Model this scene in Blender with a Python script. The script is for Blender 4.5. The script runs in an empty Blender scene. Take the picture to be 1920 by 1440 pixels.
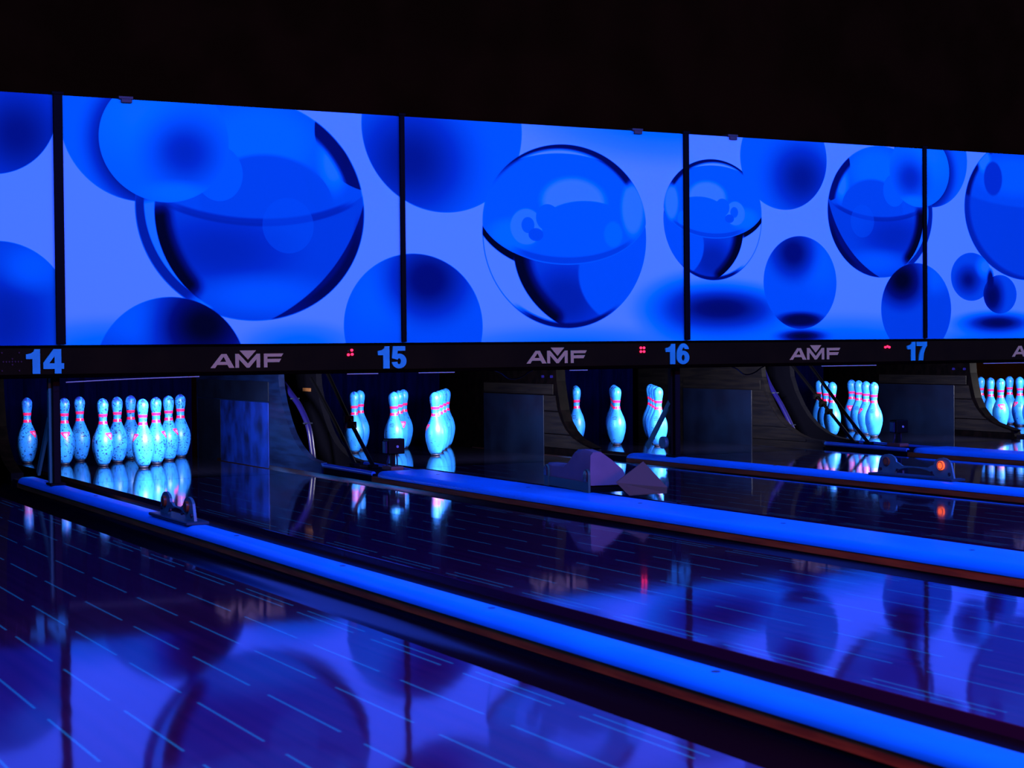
import bpy, bmesh, math, random
from mathutils import Vector, Matrix
C = bpy.context.scene.collection
scene = bpy.context.scene
random.seed(7)
PI = math.pi

# ------------------------------------------------------------------ camera
cam = bpy.data.cameras.new('camera')
cam.sensor_width = 36.0
cam.lens = 3166.5 / 1920 * 36.0
cam.clip_start = 0.05
cam.dof.use_dof = True
cam.dof.focus_distance = 9.6
cam.dof.aperture_fstop = 11.0
camo = bpy.data.objects.new('camera', cam); C.objects.link(camo)
YAW, PITCH, ROLL = 0.491988, -0.0210516, -0.0094030
fw = Vector((math.sin(YAW)*math.cos(PITCH), math.cos(YAW)*math.cos(PITCH), math.sin(PITCH)))
rt0 = Vector((math.cos(YAW), -math.sin(YAW), 0)); up0 = rt0.cross(fw)
rt = rt0*math.cos(ROLL) + up0*math.sin(ROLL); up = -rt0*math.sin(ROLL) + up0*math.cos(ROLL)
M = Matrix((rt, up, -fw)).transposed().to_4x4()
M.translation = Vector((-2.598361, -9.161439, 0.638353))
camo.matrix_world = M
scene.camera = camo

# ------------------------------------------------------------------ world, exposure, room lights
w = bpy.data.worlds.new('dark_room'); scene.world = w; w.use_nodes = True
w.node_tree.nodes['Background'].inputs[0].default_value = (0.25, 0.3, 1.0, 1)
w.node_tree.nodes['Background'].inputs[1].default_value = 0.0006
scene.view_settings.view_transform = 'Standard'
scene.view_settings.look = 'None'
scene.view_settings.exposure = 0.0
scene.view_settings.gamma = 1.0
scene.view_settings.use_curve_mapping = False

def area(name, loc, target, sx, sy, power, col, spread=PI):
    l = bpy.data.lights.new(name, 'AREA'); l.shape = 'RECTANGLE'; l.size = sx; l.size_y = sy
    l.energy = power; l.color = col; l.spread = spread
    o = bpy.data.objects.new(name, l); C.objects.link(o); o.location = loc
    d = Vector(target) - Vector(loc)
    o.rotation_euler = d.to_track_quat('-Z', 'Y').to_euler()
    return o
# ultraviolet troughs hanging across the lanes, above the picture
area('blacklight_trough', (2.2, -7.4, 3.4), (2.2, -3.0, 0.3), 18.0, 0.25, 2150, (0.0, 0.088, 1.0))
# warm lamps over the approach, behind the camera
area('approach_lamp', (-1.5, -8.3, 2.2), (-1.1, -7.0, 0.0), 1.2, 0.5, 75, (1.0, 0.13, 0.20))
area('approach_lamp_far', (5.0, -12.5, 3.2), (2.5, -1.5, 0.6), 5.0, 0.8, 190, (1.0, 0.22, 0.30))

# ------------------------------------------------------------------ layout (metres): lane surface z=0, head pin of the first rack at y=0
S1, S2 = 1.7854, 1.5949
LC = [-S2, 0.0, S1, S1+S2, 2*S1+S2, 2*S1+2*S2]         # lane centres
BND = [-S2/2, S1/2, S1+S2/2, 1.5*S1+S2, 1.5*S1+1.5*S2+S1/2+0.0]  # boundaries between neighbours
BND[4] = 2*S1+1.5*S2
HALF, GUT = 0.53, 0.235
YM = -1.51                                              # face of the masking units
Y0 = -10.0                                              # near end of what is built

# ------------------------------------------------------------------ materials
def mat(name, col, rough=0.5, metal=0.0, ior=1.5, spec=0.5, coat=0.0):
    m = bpy.data.materials.new(name); m.use_nodes = True
    b = m.node_tree.nodes['Principled BSDF']
    b.inputs['Base Color'].default_value = (*col, 1); b.inputs['Roughness'].default_value = rough
    b.inputs['Metallic'].default_value = metal; b.inputs['IOR'].default_value = ior
    b.inputs['Specular IOR Level'].default_value = spec; b.inputs['Coat Weight'].default_value = coat
    return m
def noisy(name, c1, c2, scale, rough=0.5, metal=0.0, stretch=(1,1,1), lo=0.4, hi=0.6, bump=0.0, detail=6, spec=0.5, rnd=True):
    m = mat(name, c1, rough, metal, spec=spec); nt = m.node_tree; N = nt.nodes; b = N['Principled BSDF']
    tc = N.new('ShaderNodeTexCoord'); mp = N.new('ShaderNodeMapping'); mp.inputs['Scale'].default_value = stretch
    nz = N.new('ShaderNodeTexNoise'); nz.inputs['Scale'].default_value = scale; nz.inputs['Detail'].default_value = detail
    rp = N.new('ShaderNodeValToRGB')
    rp.color_ramp.elements[0].position = lo; rp.color_ramp.elements[0].color = (*c1, 1)
    rp.color_ramp.elements[1].position = hi; rp.color_ramp.elements[1].color = (*c2, 1)
    nt.links.new(tc.outputs['Object'], mp.inputs['Vector'])
    if rnd:
        oi = N.new('ShaderNodeObjectInfo'); ml = N.new('ShaderNodeMath'); ml.operation = 'MULTIPLY'; ml.inputs[1].default_value = 37.0
        va = N.new('ShaderNodeVectorMath'); va.operation = 'ADD'
        nt.links.new(oi.outputs['Random'], ml.inputs[0]); nt.links.new(mp.outputs[0], va.inputs[0]); nt.links.new(ml.outputs[0], va.inputs[1])
        nt.links.new(va.outputs[0], nz.inputs['Vector'])
    else:
        nt.links.new(mp.outputs[0], nz.inputs['Vector'])
    nt.links.new(nz.outputs['Fac'], rp.inputs['Fac']); nt.links.new(rp.outputs['Color'], b.inputs['Base Color'])
    if bump:
        bp = N.new('ShaderNodeBump'); bp.inputs['Strength'].default_value = bump; bp.inputs['Distance'].default_value = 0.002
        nt.links.new(nz.outputs['Fac'], bp.inputs['Height']); nt.links.new(bp.outputs[0], b.inputs['Normal'])
    return m
def emis(name, col, strength):
    m = mat(name, col, 0.3); b = m.node_tree.nodes['Principled BSDF']
    b.inputs['Emission Color'].default_value = (*col, 1); b.inputs['Emission Strength'].default_value = strength
    return m

MT = {}
MT['black'] = noisy('black_paint', (0.010,0.003,0.0004), (0.014,0.004,0.0006), 3.0, 1.0, spec=0.0, rnd=False)
MT['floor'] = mat('sub_floor', (0.006,0.005,0.006), 0.8, spec=0.2)
MT['cap'] = noisy('white_glowing_plastic', (0.002,0.33,0.64), (0.002,0.28,0.55), 9.0, 0.34, stretch=(1,0.35,1), lo=0.35, hi=0.62, spec=0.25)
MT['wood'] = noisy('brown_wood_skirt', (0.32,0.07,0.006), (0.20,0.04,0.004), 14.0, 0.55, stretch=(6,0.4,6), spec=0.25)
MT['gutter'] = mat('gutter_plastic', (0.006,0.003,0.004), 0.16, spec=0.35)
MT['rail'] = mat('blue_grey_rail', (0.02,0.12,0.30), 0.22, spec=0.6)
MT['fascia'] = noisy('fascia_laminate', (0.016,0.008,0.0012), (0.012,0.006,0.001), 4.0, 0.8, spec=0.02)
MT['fascia_edge'] = mat('fascia_edge', (0.003,0.001,0.0005), 0.7, spec=0.0)
MT['digit'] = noisy('blue_number_plastic', (0.015,0.43,0.29), (0.012,0.37,0.25), 12.0, 0.5, spec=0.3)
MT['logo'] = mat('pale_logo_vinyl', (0.68,0.36,0.075), 0.55, spec=0.2)
MT['strip'] = mat('black_metal_strip', (0.004,0.002,0.001), 0.6, spec=0.04)
MT['clip'] = mat('brown_clip', (0.06,0.03,0.012), 0.5, spec=0.3)
MT['led_on'] = emis('red_led', (1.0,0.015,0.05), 3.0)
MT['led_off'] = mat('dark_led', (0.004,0.002,0.002), 0.3)
MT['curtain'] = noisy('navy_curtain', (0.0002,0.0004,0.010), (0.0003,0.0006,0.016), 6.0, 0.8, stretch=(6,1,0.6), spec=0.0)
MT['pit'] = mat('pit_black', (0.0010,0.0010,0.004), 0.8, spec=0.03)
MT['wire'] = mat('pale_wire', (0.55,0.42,0.22), 0.4)
MT['steel'] = mat('dark_steel', (0.02,0.03,0.07), 0.3, metal=0.6)
MT['rod'] = mat('black_rod', (0.0012,0.0012,0.003), 0.5, spec=0.05)
MT['tube'] = mat('violet_tube', (0.004,0.003,0.06), 0.35, spec=0.25)
MT['post'] = mat('black_post', (0.004,0.002,0.001), 0.5, spec=0.08)
MT['brace'] = mat('blue_grey_brace', (0.05,0.20,0.10), 0.4, spec=0.2)
MT['kick_blue_light'] = noisy('scuffed_panel_blue_light', (0.001,0.014,0.22), (0.0005,0.003,0.045), 9.0, 0.45, stretch=(1,1,0.8), lo=0.38, hi=0.68, spec=0.2)  # blue light bounced off the lane is put into the panel colour
MT['kick_dark'] = noisy('dark_slate_kick_panel', (0.0008,0.0018,0.010), (0.0012,0.0032,0.016), 5.0, 0.4, spec=0.2)
MT['kick_wood'] = noisy('grey_brown_kick_wood', (0.0048,0.0042,0.0058), (0.0026,0.0024,0.0042), 12.0, 0.4, stretch=(1,0.3,4), spec=0.03)
MT['kick_edge'] = noisy('worn_edge', (0.0010,0.0006,0.0011), (0.0004,0.0003,0.0007), 20.0, 0.5, spec=0.015)
MT['kick_plate'] = noisy('wood_blue_light', (0.0014,0.0060,0.040), (0.0008,0.0025,0.018), 10.0, 0.35, stretch=(1,0.3,3), spec=0.2)  # wood tone with the blue bounce light mixed into its colour
MT['tag'] = mat('orange_tag', (0.16,0.06,0.02), 0.6)
MT['box'] = mat('black_sensor_box', (0.002,0.002,0.001), 0.4, spec=0.12)
MT['lens'] = mat('pale_lens', (0.35,0.3,0.32), 0.2)
MT['boxbase'] = mat('brown_box_base', (0.16,0.04,0.015), 0.5)
MT['bracket'] = noisy('blue_grey_enamel', (0.055,0.16,0.115), (0.035,0.11,0.085), 18.0, 0.4, lo=0.35, hi=0.7)
MT['bracket_base'] = mat('dark_blue_base_plate', (0.014,0.04,0.04), 0.35, spec=0.3)
MT['amber'] = mat('amber_lens', (0.22,0.055,0.008), 0.3)
MT['amber_on'] = emis('lit_amber_lens', (1.0,0.10,0.015), 1.6)
MT['rubber'] = mat('dark_rubber', (0.02,0.01,0.01), 0.5)
MT['shell'] = noisy('matt_moulded_cover', (0.19,0.11,0.09), (0.165,0.095,0.08), 8.0, 0.6, spec=0.2)
MT['flap'] = mat('brown_flap', (0.11,0.05,0.016), 0.6, spec=0.2)
MT['slot'] = mat('dark_red_slot_lens', (0.05,0.006,0.008), 0.15)
MT['shell_band'] = mat('slate_band', (0.04,0.10,0.045), 0.5, spec=0.2)

# lane: dark boards under a hard gloss, rows of pale dashes printed along it
def lane_mat():
    m = mat('glossy_lane', (0.1,0.03,0.01), 0.055, ior=1.45); nt = m.node_tree; N = nt.nodes; b = N['Principled BSDF']
    b.inputs['Specular Tint'].default_value = (0.3, 0.8, 1.0, 1)
    lk = nt.links.new
    def math_(op, a, bb=None, c=None):
        n = N.new('ShaderNodeMath'); n.operation = op
        for i, v in enumerate((a, bb, c)):
            if v is None: continue
            if isinstance(v, (int, float)): n.inputs[i].default_value = v
            else: lk(v, n.inputs[i])
        return n.outputs[0]
    tc = N.new('ShaderNodeTexCoord'); sp = N.new('ShaderNodeSeparateXYZ'); lk(tc.outputs['Object'], sp.inputs[0])
    ax = math_('ABSOLUTE', sp.outputs[0])
    # four regular columns per side, 0.1348 apart from 0.0672, and a double line at 0.474 / 0.500
    t = math_('DIVIDE', math_('SUBTRACT', ax, 0.0672), 0.1348)
    fr = math_('ABSOLUTE', math_('SUBTRACT', t, math_('ROUND', t)))
    reg = math_('MULTIPLY', math_('LESS_THAN', fr, 0.0027/0.1348), math_('LESS_THAN', ax, 0.49))
    dbl = math_('LESS_THAN', math_('ABSOLUTE', math_('SUBTRACT', ax, 0.4995)), 0.0025)
    col = math_('MAXIMUM', reg, dbl)
    yy = math_('FRACT', math_('DIVIDE', math_('SUBTRACT', sp.outputs[1], -4.735), 0.4525))
    row = math_('LESS_THAN', yy, 0.352/0.4525)
    dash = math_('MULTIPLY', col, row)
    # board grain
    mp = N.new('ShaderNodeMapping'); mp.inputs['Scale'].default_value = (37.0, 0.45, 1.0); lk(tc.outputs['Object'], mp.inputs['Vector'])
    nz = N.new('ShaderNodeTexNoise'); nz.inputs['Scale'].default_value = 1.0; nz.inputs['Detail'].default_value = 3.0; lk(mp.outputs[0], nz.inputs['Vector'])
    rp = N.new('ShaderNodeValToRGB'); rp.color_ramp.elements[0].position = 0.35; rp.color_ramp.elements[1].position = 0.65
    rp.color_ramp.elements[0].color = (0.020,0.003,0.013,1); rp.color_ramp.elements[1].color = (0.030,0.005,0.017,1); lk(nz.outputs['Fac'], rp.inputs['Fac'])
    mx = N.new('ShaderNodeMix'); mx.data_type = 'RGBA'; lk(dash, mx.inputs['Factor']); lk(rp.outputs[0], mx.inputs[6]); mx.inputs[7].default_value = (0.02,0.24,0.12,1)
    lk(mx.outputs[2], b.inputs['Base Color'])
    # faint waviness of the oiled surface
    mp2 = N.new('ShaderNodeMapping'); mp2.inputs['Scale'].default_value = (7.0, 0.8, 1.0); lk(tc.outputs['Object'], mp2.inputs['Vector'])
    n2 = N.new('ShaderNodeTexNoise'); n2.inputs['Scale'].default_value = 1.0; n2.inputs['Detail'].default_value = 2.0; lk(mp2.outputs[0], n2.inputs['Vector'])
    bp = N.new('ShaderNodeBump'); bp.inputs['Strength'].default_value = 0.10; bp.inputs['Distance'].default_value = 0.004
    lk(n2.outputs['Fac'], bp.inputs['Height']); lk(bp.outputs[0], b.inputs['Normal'])
    return m
MT['lane'] = lane_mat()
MT['deck'] = noisy('dark_pin_deck', (0.0008,0.0008,0.003), (0.0012,0.0012,0.004), 10.0, 0.07, stretch=(5,0.6,1), rnd=False)

# pins: plastic with blacklight blue put into its colour, dark scuffs and a worn crown
def pin_mat(name, scuff, crown):
    m = mat(name, (0.05,0.25,0.95), 0.38, spec=0.32); nt = m.node_tree; N = nt.nodes; b = N['Principled BSDF']; lk = nt.links.new
    tc = N.new('ShaderNodeTexCoord'); oi = N.new('ShaderNodeObjectInfo')
    ml = N.new('ShaderNodeMath'); ml.operation = 'MULTIPLY'; ml.inputs[1].default_value = 11.0; lk(oi.outputs['Random'], ml.inputs[0])
    va = N.new('ShaderNodeVectorMath'); va.operation = 'ADD'; lk(tc.outputs['Object'], va.inputs[0]); lk(ml.outputs[0], va.inputs[1])
    def nz(scale, lo, hi, det=2.0):
        n = N.new('ShaderNodeTexNoise'); n.inputs['Scale'].default_value = scale; n.inputs['Detail'].default_value = det; lk(va.outputs[0], n.inputs['Vector'])
        r = N.new('ShaderNodeMapRange'); r.inputs[1].default_value = lo; r.inputs[2].default_value = hi; lk(n.outputs['Fac'], r.inputs[0]); r.clamp = True
        return r.outputs[0]
    def mix(f, a, c):
        x = N.new('ShaderNodeMix'); x.data_type = 'RGBA'; lk(f, x.inputs['Factor'])
        for i, v in ((6, a), (7, c)):
            if isinstance(v, tuple): x.inputs[i].default_value = v
            else: lk(v, x.inputs[i])
        return x.outputs[2]
    c = mix(nz(14.0, 0.45, 0.62), (0.022,0.235,0.95,1), (0.015,0.17,0.88,1))
    c = mix(nz(95.0, scuff, scuff+0.03), c, (0.004,0.020,0.16,1))
    sp = N.new('ShaderNodeSeparateXYZ'); lk(tc.outputs['Object'], sp.inputs[0])
    zr = N.new('ShaderNodeMapRange'); zr.inputs[1].default_value = 0.318; zr.inputs[2].default_value = 0.372; zr.clamp = True; lk(sp.outputs[2], zr.inputs[0])
    mu = N.new('ShaderNodeMath'); mu.operation = 'MULTIPLY'; lk(zr.outputs[0], mu.inputs[0]); lk(nz(48.0, crown, crown+0.06), mu.inputs[1])
    c = mix(mu.outputs[0], c, (0.012,0.03,0.42,1))
    lk(c, b.inputs['Base Color'])
    return m
MT['pin_worn'] = pin_mat('worn_pin_plastic', 0.595, 0.45)
MT['pin'] = pin_mat('pin_plastic', 0.66, 0.56)
MT['stripe'] = noisy('red_neck_stripe', (0.92,0.012,0.17), (0.80,0.014,0.15), 40.0, 0.3, lo=0.45, hi=0.75)
MT['emblem'] = mat('red_crown_print', (0.88,0.02,0.20), 0.35)
MT['emblem_mid'] = mat('pale_crown_print', (0.60,0.20,0.60), 0.35)
MT['mark'] = mat('dark_pin_print', (0.01,0.03,0.16), 0.35)
MT['pinbase'] = mat('dark_pin_base', (0.006,0.008,0.05), 0.5)

# printed masking sheet: overlapping spheres, drawn by node layers; every tuple is
# (value, (cx,cz,rx,rz), softness, kept inside, kept outside, opacity) in metres from the sheet's lower left corner
ART = [
 [
  (0.8,(1.44, 0.019, 0.461, 0.141),0.8,[],[],1.0),
  (0.5,(1.397, 1.051, 0.293, 0.295),0.02,[],[],1.0),
  (0.22,(1.517, 0.94, 0.332, 0.337),0.95,[((1.397, 1.051, 0.293, 0.295), 0.02)],[],1.0),
  (0.48,(1.423, 0.137, 0.317, 0.325),0.02,[],[],1.0),
  (0.3,(1.433, 0.113, 0.299, 0.337),0.9,[((1.423, 0.137, 0.317, 0.325), 0.02)],[],1.0),
  (0.62,(1.574, 0.351, 0.213, 0.154),0.9,[((1.423, 0.137, 0.317, 0.325), 0.02)],[],1.0),
 ],
 [
  (0.74,(0.23, -0.02, 0.611, 0.182),0.8,[],[],1.0),
  (0.74,(1.146, -0.015, 0.409, 0.154),0.8,[],[],1.0),
  (0.62,(0.384, 1.023, 0.373, 0.366),0.02,[],[],1.0),
  (0.15,(0.479, 0.93, 0.415, 0.393),0.45,[((0.384, 1.023, 0.373, 0.366), 0.02)],[],1.0),
  (0.52,(0.917, 0.636, 0.567, 0.525),0.02,[],[],1.0),
  (0.7,(0.96, 0.968, 0.466, 0.303),0.7,[((0.917, 0.636, 0.567, 0.525), 0.02)],[],1.0),
  (0.5,(0.99, 0.659, 0.335, 0.241),0.12,[((0.917, 0.636, 0.567, 0.525), 0.02)],[],1.0),
  (0.8,(1.328, 0.876, 0.111, 0.194),0.7,[((0.917, 0.636, 0.567, 0.525), 0.02)],[((0.99, 0.659, 0.335, 0.241), 0.02)],1.0),
  (0.15,(0.917, 0.636, 0.567, 0.525),0.02,[((1.546, 1.029, 0.314, 0.288), 0.02)],[((0.843, 0.596, 0.578, 0.533), 0.07)],1.0),
  (0.12,(1.393, 0.991, 0.039, 0.194),0.8,[((0.917, 0.636, 0.567, 0.525), 0.02)],[],1.0),
  (0.46,(0.917, 0.636, 0.567, 0.525),0.02,[],[((0.93, 0.871, 0.637, 0.298), 0.02)],1.0),
  (0.34,(0.758, 0.439, 0.508, 0.228),0.9,[((0.917, 0.636, 0.567, 0.525), 0.02)],[((0.93, 0.871, 0.637, 0.298), 0.02)],1.0),
  (0.6,(0.967, 0.227, 0.521, 0.148),0.9,[((0.917, 0.636, 0.567, 0.525), 0.02)],[((0.93, 0.871, 0.637, 0.298), 0.02)],1.0),
  (0.3,(0.931, 0.871, 0.653, 0.313),0.03,[((0.917, 0.636, 0.567, 0.525), 0.02), ((0.973, 0.62, 0.534, 0.177), 0.3)],[((0.929, 0.871, 0.626, 0.277), 0.06)],0.8),
  (0.54,(1.091, 0.565, 0.13, 0.133),0.03,[],[],0.5),
  (0.8,(0.917, 0.636, 0.567, 0.525),0.02,[((0.466, 0.359, 0.302, 0.308), 0.1)],[((0.945, 0.619, 0.506, 0.506), 0.02)],1.0),
  (0.28,(0.917, 0.636, 0.567, 0.525),0.02,[((0.466, 0.433, 0.277, 0.345), 0.3)],[((0.954, 0.655, 0.565, 0.521), 0.015)],1.0),
  (0.0,(0.945, 0.619, 0.506, 0.506),0.015,[((0.49, 0.409, 0.252, 0.283), 0.35)],[((1.025, 0.637, 0.516, 0.508), 0.14)],1.0),
  (0.18,(0.917, 0.636, 0.567, 0.525),0.02,[],[((0.596, 0.92, 0.922, 0.894), 0.008)],1.0),
  (0.02,(0.917, 0.636, 0.567, 0.525),0.02,[((1.311, 0.372, 0.278, 0.336), 0.6)],[((0.883, 0.655, 0.565, 0.516), 0.05)],0.7),
  (0.6,(0.749, 0.801, 0.117, 0.13),0.03,[],[],1.0),
  (0.66,(0.492, 0.945, 0.307, 0.288),0.015,[],[],1.0),
  (0.76,(0.367, 1.054, 0.387, 0.317),0.95,[((0.492, 0.945, 0.307, 0.288), 0.02)],[],1.0),
  (0.36,(0.587, 0.893, 0.282, 0.257),0.97,[((0.492, 0.945, 0.307, 0.288), 0.02)],[],1.0),
  (0.74,(0.544, 0.701, 0.228, 0.074),0.8,[((0.492, 0.945, 0.307, 0.288), 0.02)],[],1.0),
  (0.48,(0.512, -0.142, 0.362, 0.361),0.02,[],[],1.0),
  (0.62,(0.351, 0.113, 0.323, 0.191),0.9,[((0.512, -0.142, 0.362, 0.361), 0.02)],[],1.0),
  (0.0,(0.668, 0.088, 0.352, 0.292),0.9,[((0.512, -0.142, 0.362, 0.361), 0.02)],[],1.0),
  (0.6,(1.924, 1.075, 0.446, 0.422),0.015,[],[],1.0),
  (0.24,(1.748, 0.907, 0.493, 0.447),0.95,[((1.924, 1.075, 0.446, 0.422), 0.02)],[],1.0),
  (0.55,(1.753, 0.081, 0.38, 0.361),0.015,[],[],1.0),
  (0.63,(1.535, 0.218, 0.297, 0.307),0.9,[((1.753, 0.081, 0.38, 0.361), 0.02)],[],1.0),
  (0.18,(1.828, 0.313, 0.345, 0.294),0.9,[((1.753, 0.081, 0.38, 0.361), 0.02)],[],1.0),
 ],
 [
  (0.7,(1.538, 1.213, 1.152, 0.334),0.9,[],[],1.0),
  (0.72,(0.956, -0.068, 1.062, 0.195),0.8,[],[],1.0),
  (0.66,(1.783, 0.141, 0.492, 0.262),0.8,[],[],1.0),
  (0.15,(1.937, 0.185, 0.696, 0.248),0.95,[],[],1.0),
  (0.6,(0.234, 1.075, 0.446, 0.422),0.015,[],[],1.0),
  (0.24,(0.058, 0.907, 0.493, 0.447),0.95,[((0.234, 1.075, 0.446, 0.422), 0.02)],[],1.0),
  (0.55,(0.063, 0.081, 0.38, 0.361),0.015,[],[],1.0),
  (0.63,(-0.155, 0.218, 0.297, 0.307),0.9,[((0.063, 0.081, 0.38, 0.361), 0.02)],[],1.0),
  (0.18,(0.138, 0.313, 0.345, 0.294),0.9,[((0.063, 0.081, 0.38, 0.361), 0.02)],[],1.0),
  (0.5,(0.94, 0.549, 0.492, 0.478),0.01,[],[((0.94, 0.549, 0.487, 0.473), 0.01)],0.8),
  (0.45,(0.94, 0.549, 0.492, 0.478),0.015,[((1.23, 0.48, 0.603, 0.466), 0.02)],[((0.933, 0.691, 0.514, 0.289), 0.02)],1.0),
  (0.3,(0.935, 0.224, 0.29, 0.223),0.8,[((0.94, 0.549, 0.492, 0.478), 0.02), ((1.23, 0.48, 0.603, 0.466), 0.02)],[((0.933, 0.691, 0.514, 0.289), 0.02)],1.0),
  (0.55,(1.331, 0.354, 0.319, 0.27),0.06,[((0.94, 0.549, 0.492, 0.478), 0.02)],[((0.933, 0.691, 0.514, 0.289), 0.02)],1.0),
  (0.15,(0.94, 0.549, 0.492, 0.478),0.02,[((0.94, 0.112, 0.451, 0.139), 0.6)],[((0.947, 0.569, 0.489, 0.473), 0.04)],1.0),
  (0.0,(1.23, 0.48, 0.603, 0.466),0.015,[((0.94, 0.549, 0.492, 0.478), 0.02), ((0.743, 0.264, 0.236, 0.303), 0.3)],[((1.367, 0.488, 0.656, 0.478), 0.13), ((0.933, 0.691, 0.514, 0.289), 0.02)],1.0),
  (0.0,(0.934, 0.677, 0.533, 0.317),0.02,[((0.94, 0.549, 0.492, 0.478), 0.02), ((0.502, 0.488, 0.19, 0.163), 0.3)],[((0.933, 0.691, 0.514, 0.289), 0.02)],1.0),
  (0.6,(0.941, 0.613, 0.492, 0.414),0.015,[((0.933, 0.691, 0.514, 0.289), 0.02)],[],1.0),
  (0.1,(0.941, 0.613, 0.492, 0.414),0.015,[((0.984, 0.865, 0.516, 0.306), 0.35)],[((0.921, 0.585, 0.481, 0.417), 0.06)],1.0),
  (0.74,(0.62, 0.55, 0.186, 0.109),0.6,[((0.941, 0.613, 0.492, 0.414), 0.02), ((0.933, 0.691, 0.514, 0.289), 0.02)],[],1.0),
  (0.9,(0.987, 0.732, 0.226, 0.145),0.3,[((0.941, 0.613, 0.492, 0.414), 0.02)],[((1.068, 0.603, 0.277, 0.134), 0.05)],1.0),
  (0.86,(1.35, 0.704, 0.087, 0.176),0.4,[((0.941, 0.613, 0.492, 0.414), 0.02)],[],1.0),
  (0.84,(0.703, 0.594, 0.094, 0.093),0.12,[((0.941, 0.613, 0.492, 0.414), 0.02)],[],1.0),
  (0.6,(0.83, 0.644, 0.07, 0.069),0.04,[],[],1.0),
  (0.58,(0.712, 0.602, 0.038, 0.041),0.05,[],[],1.0),
  (0.52,(0.759, 0.554, 0.044, 0.033),0.1,[],[],1.0),
  (0.7,(1.228, 0.565, 0.066, 0.079),0.3,[],[],1.0),
  (0.4,(0.933, 0.696, 0.514, 0.289),0.03,[((0.94, 0.549, 0.492, 0.478), 0.02), ((1.007, 0.476, 0.421, 0.14), 0.3)],[((0.933, 0.696, 0.501, 0.256), 0.05)],0.7),
  (0.5,(1.872, 0.661, 0.325, 0.33),0.01,[],[((1.872, 0.661, 0.322, 0.326), 0.01)],0.8),
  (0.45,(1.872, 0.661, 0.325, 0.33),0.015,[((1.69, 0.605, 0.38, 0.314), 0.02)],[((1.88, 0.759, 0.34, 0.199), 0.02)],1.0),
  (0.3,(1.862, 0.437, 0.191, 0.154),0.8,[((1.872, 0.661, 0.325, 0.33), 0.02), ((1.69, 0.605, 0.38, 0.314), 0.02)],[((1.88, 0.759, 0.34, 0.199), 0.02)],1.0),
  (0.55,(1.611, 0.518, 0.197, 0.18),0.06,[((1.872, 0.661, 0.325, 0.33), 0.02)],[((1.88, 0.759, 0.34, 0.199), 0.02)],1.0),
  (0.15,(1.872, 0.661, 0.325, 0.33),0.02,[((1.864, 0.36, 0.298, 0.096), 0.6)],[((1.868, 0.675, 0.323, 0.326), 0.04)],1.0),
  (0.0,(1.69, 0.605, 0.38, 0.314),0.015,[((1.872, 0.661, 0.325, 0.33), 0.02), ((1.99, 0.468, 0.162, 0.212), 0.3)],[((1.608, 0.607, 0.404, 0.318), 0.13), ((1.88, 0.759, 0.34, 0.199), 0.02)],1.0),
  (0.0,(1.88, 0.75, 0.353, 0.219),0.02,[((1.872, 0.661, 0.325, 0.33), 0.02), ((2.161, 0.633, 0.136, 0.117), 0.3)],[((1.88, 0.759, 0.34, 0.199), 0.02)],1.0),
  (0.6,(1.872, 0.706, 0.325, 0.286),0.015,[((1.88, 0.759, 0.34, 0.199), 0.02)],[],1.0),
  (0.1,(1.872, 0.706, 0.325, 0.286),0.015,[((1.849, 0.877, 0.339, 0.211), 0.35)],[((1.885, 0.687, 0.319, 0.288), 0.06)],1.0),
  (0.74,(2.078, 0.673, 0.13, 0.078),0.6,[((1.872, 0.706, 0.325, 0.286), 0.02), ((1.88, 0.759, 0.34, 0.199), 0.02)],[],1.0),
  (0.9,(1.833, 0.785, 0.148, 0.1),0.3,[((1.872, 0.706, 0.325, 0.286), 0.02)],[((1.78, 0.693, 0.179, 0.092), 0.05)],1.0),
  (0.86,(1.599, 0.75, 0.054, 0.117),0.4,[((1.872, 0.706, 0.325, 0.286), 0.02)],[],1.0),
  (0.84,(2.019, 0.7, 0.065, 0.066),0.12,[((1.872, 0.706, 0.325, 0.286), 0.02)],[],1.0),
  (0.6,(1.933, 0.731, 0.047, 0.048),0.04,[],[],1.0),
  (0.58,(2.013, 0.706, 0.026, 0.029),0.05,[],[],1.0),
  (0.52,(1.98, 0.67, 0.03, 0.023),0.1,[],[],1.0),
  (0.7,(1.673, 0.662, 0.042, 0.053),0.3,[],[],1.0),
  (0.4,(1.88, 0.763, 0.34, 0.199),0.03,[((1.872, 0.661, 0.325, 0.33), 0.02), ((1.823, 0.608, 0.275, 0.096), 0.3)],[((1.879, 0.763, 0.332, 0.176), 0.05)],0.7),
 ],
 [
  (0.66,(1.078, -0.056, 1.277, 0.244),0.8,[],[],1.0),
  (0.66,(0.209, 0.112, 0.676, 0.263),0.8,[],[],1.0),
  (0.15,(0.225, 0.176, 0.648, 0.183),0.95,[],[],1.0),
  (0.5,(0.182, 0.661, 0.325, 0.33),0.01,[],[((0.181, 0.661, 0.322, 0.326), 0.01)],0.8),
  (0.45,(0.182, 0.661, 0.325, 0.33),0.015,[((-0.0, 0.605, 0.38, 0.314), 0.02)],[((0.189, 0.759, 0.34, 0.199), 0.02)],1.0),
  (0.3,(0.172, 0.437, 0.191, 0.154),0.8,[((0.182, 0.661, 0.325, 0.33), 0.02), ((-0.0, 0.605, 0.38, 0.314), 0.02)],[((0.189, 0.759, 0.34, 0.199), 0.02)],1.0),
  (0.55,(-0.079, 0.518, 0.197, 0.18),0.06,[((0.182, 0.661, 0.325, 0.33), 0.02)],[((0.189, 0.759, 0.34, 0.199), 0.02)],1.0),
  (0.15,(0.182, 0.661, 0.325, 0.33),0.02,[((0.174, 0.36, 0.298, 0.096), 0.6)],[((0.177, 0.675, 0.323, 0.326), 0.04)],1.0),
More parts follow.
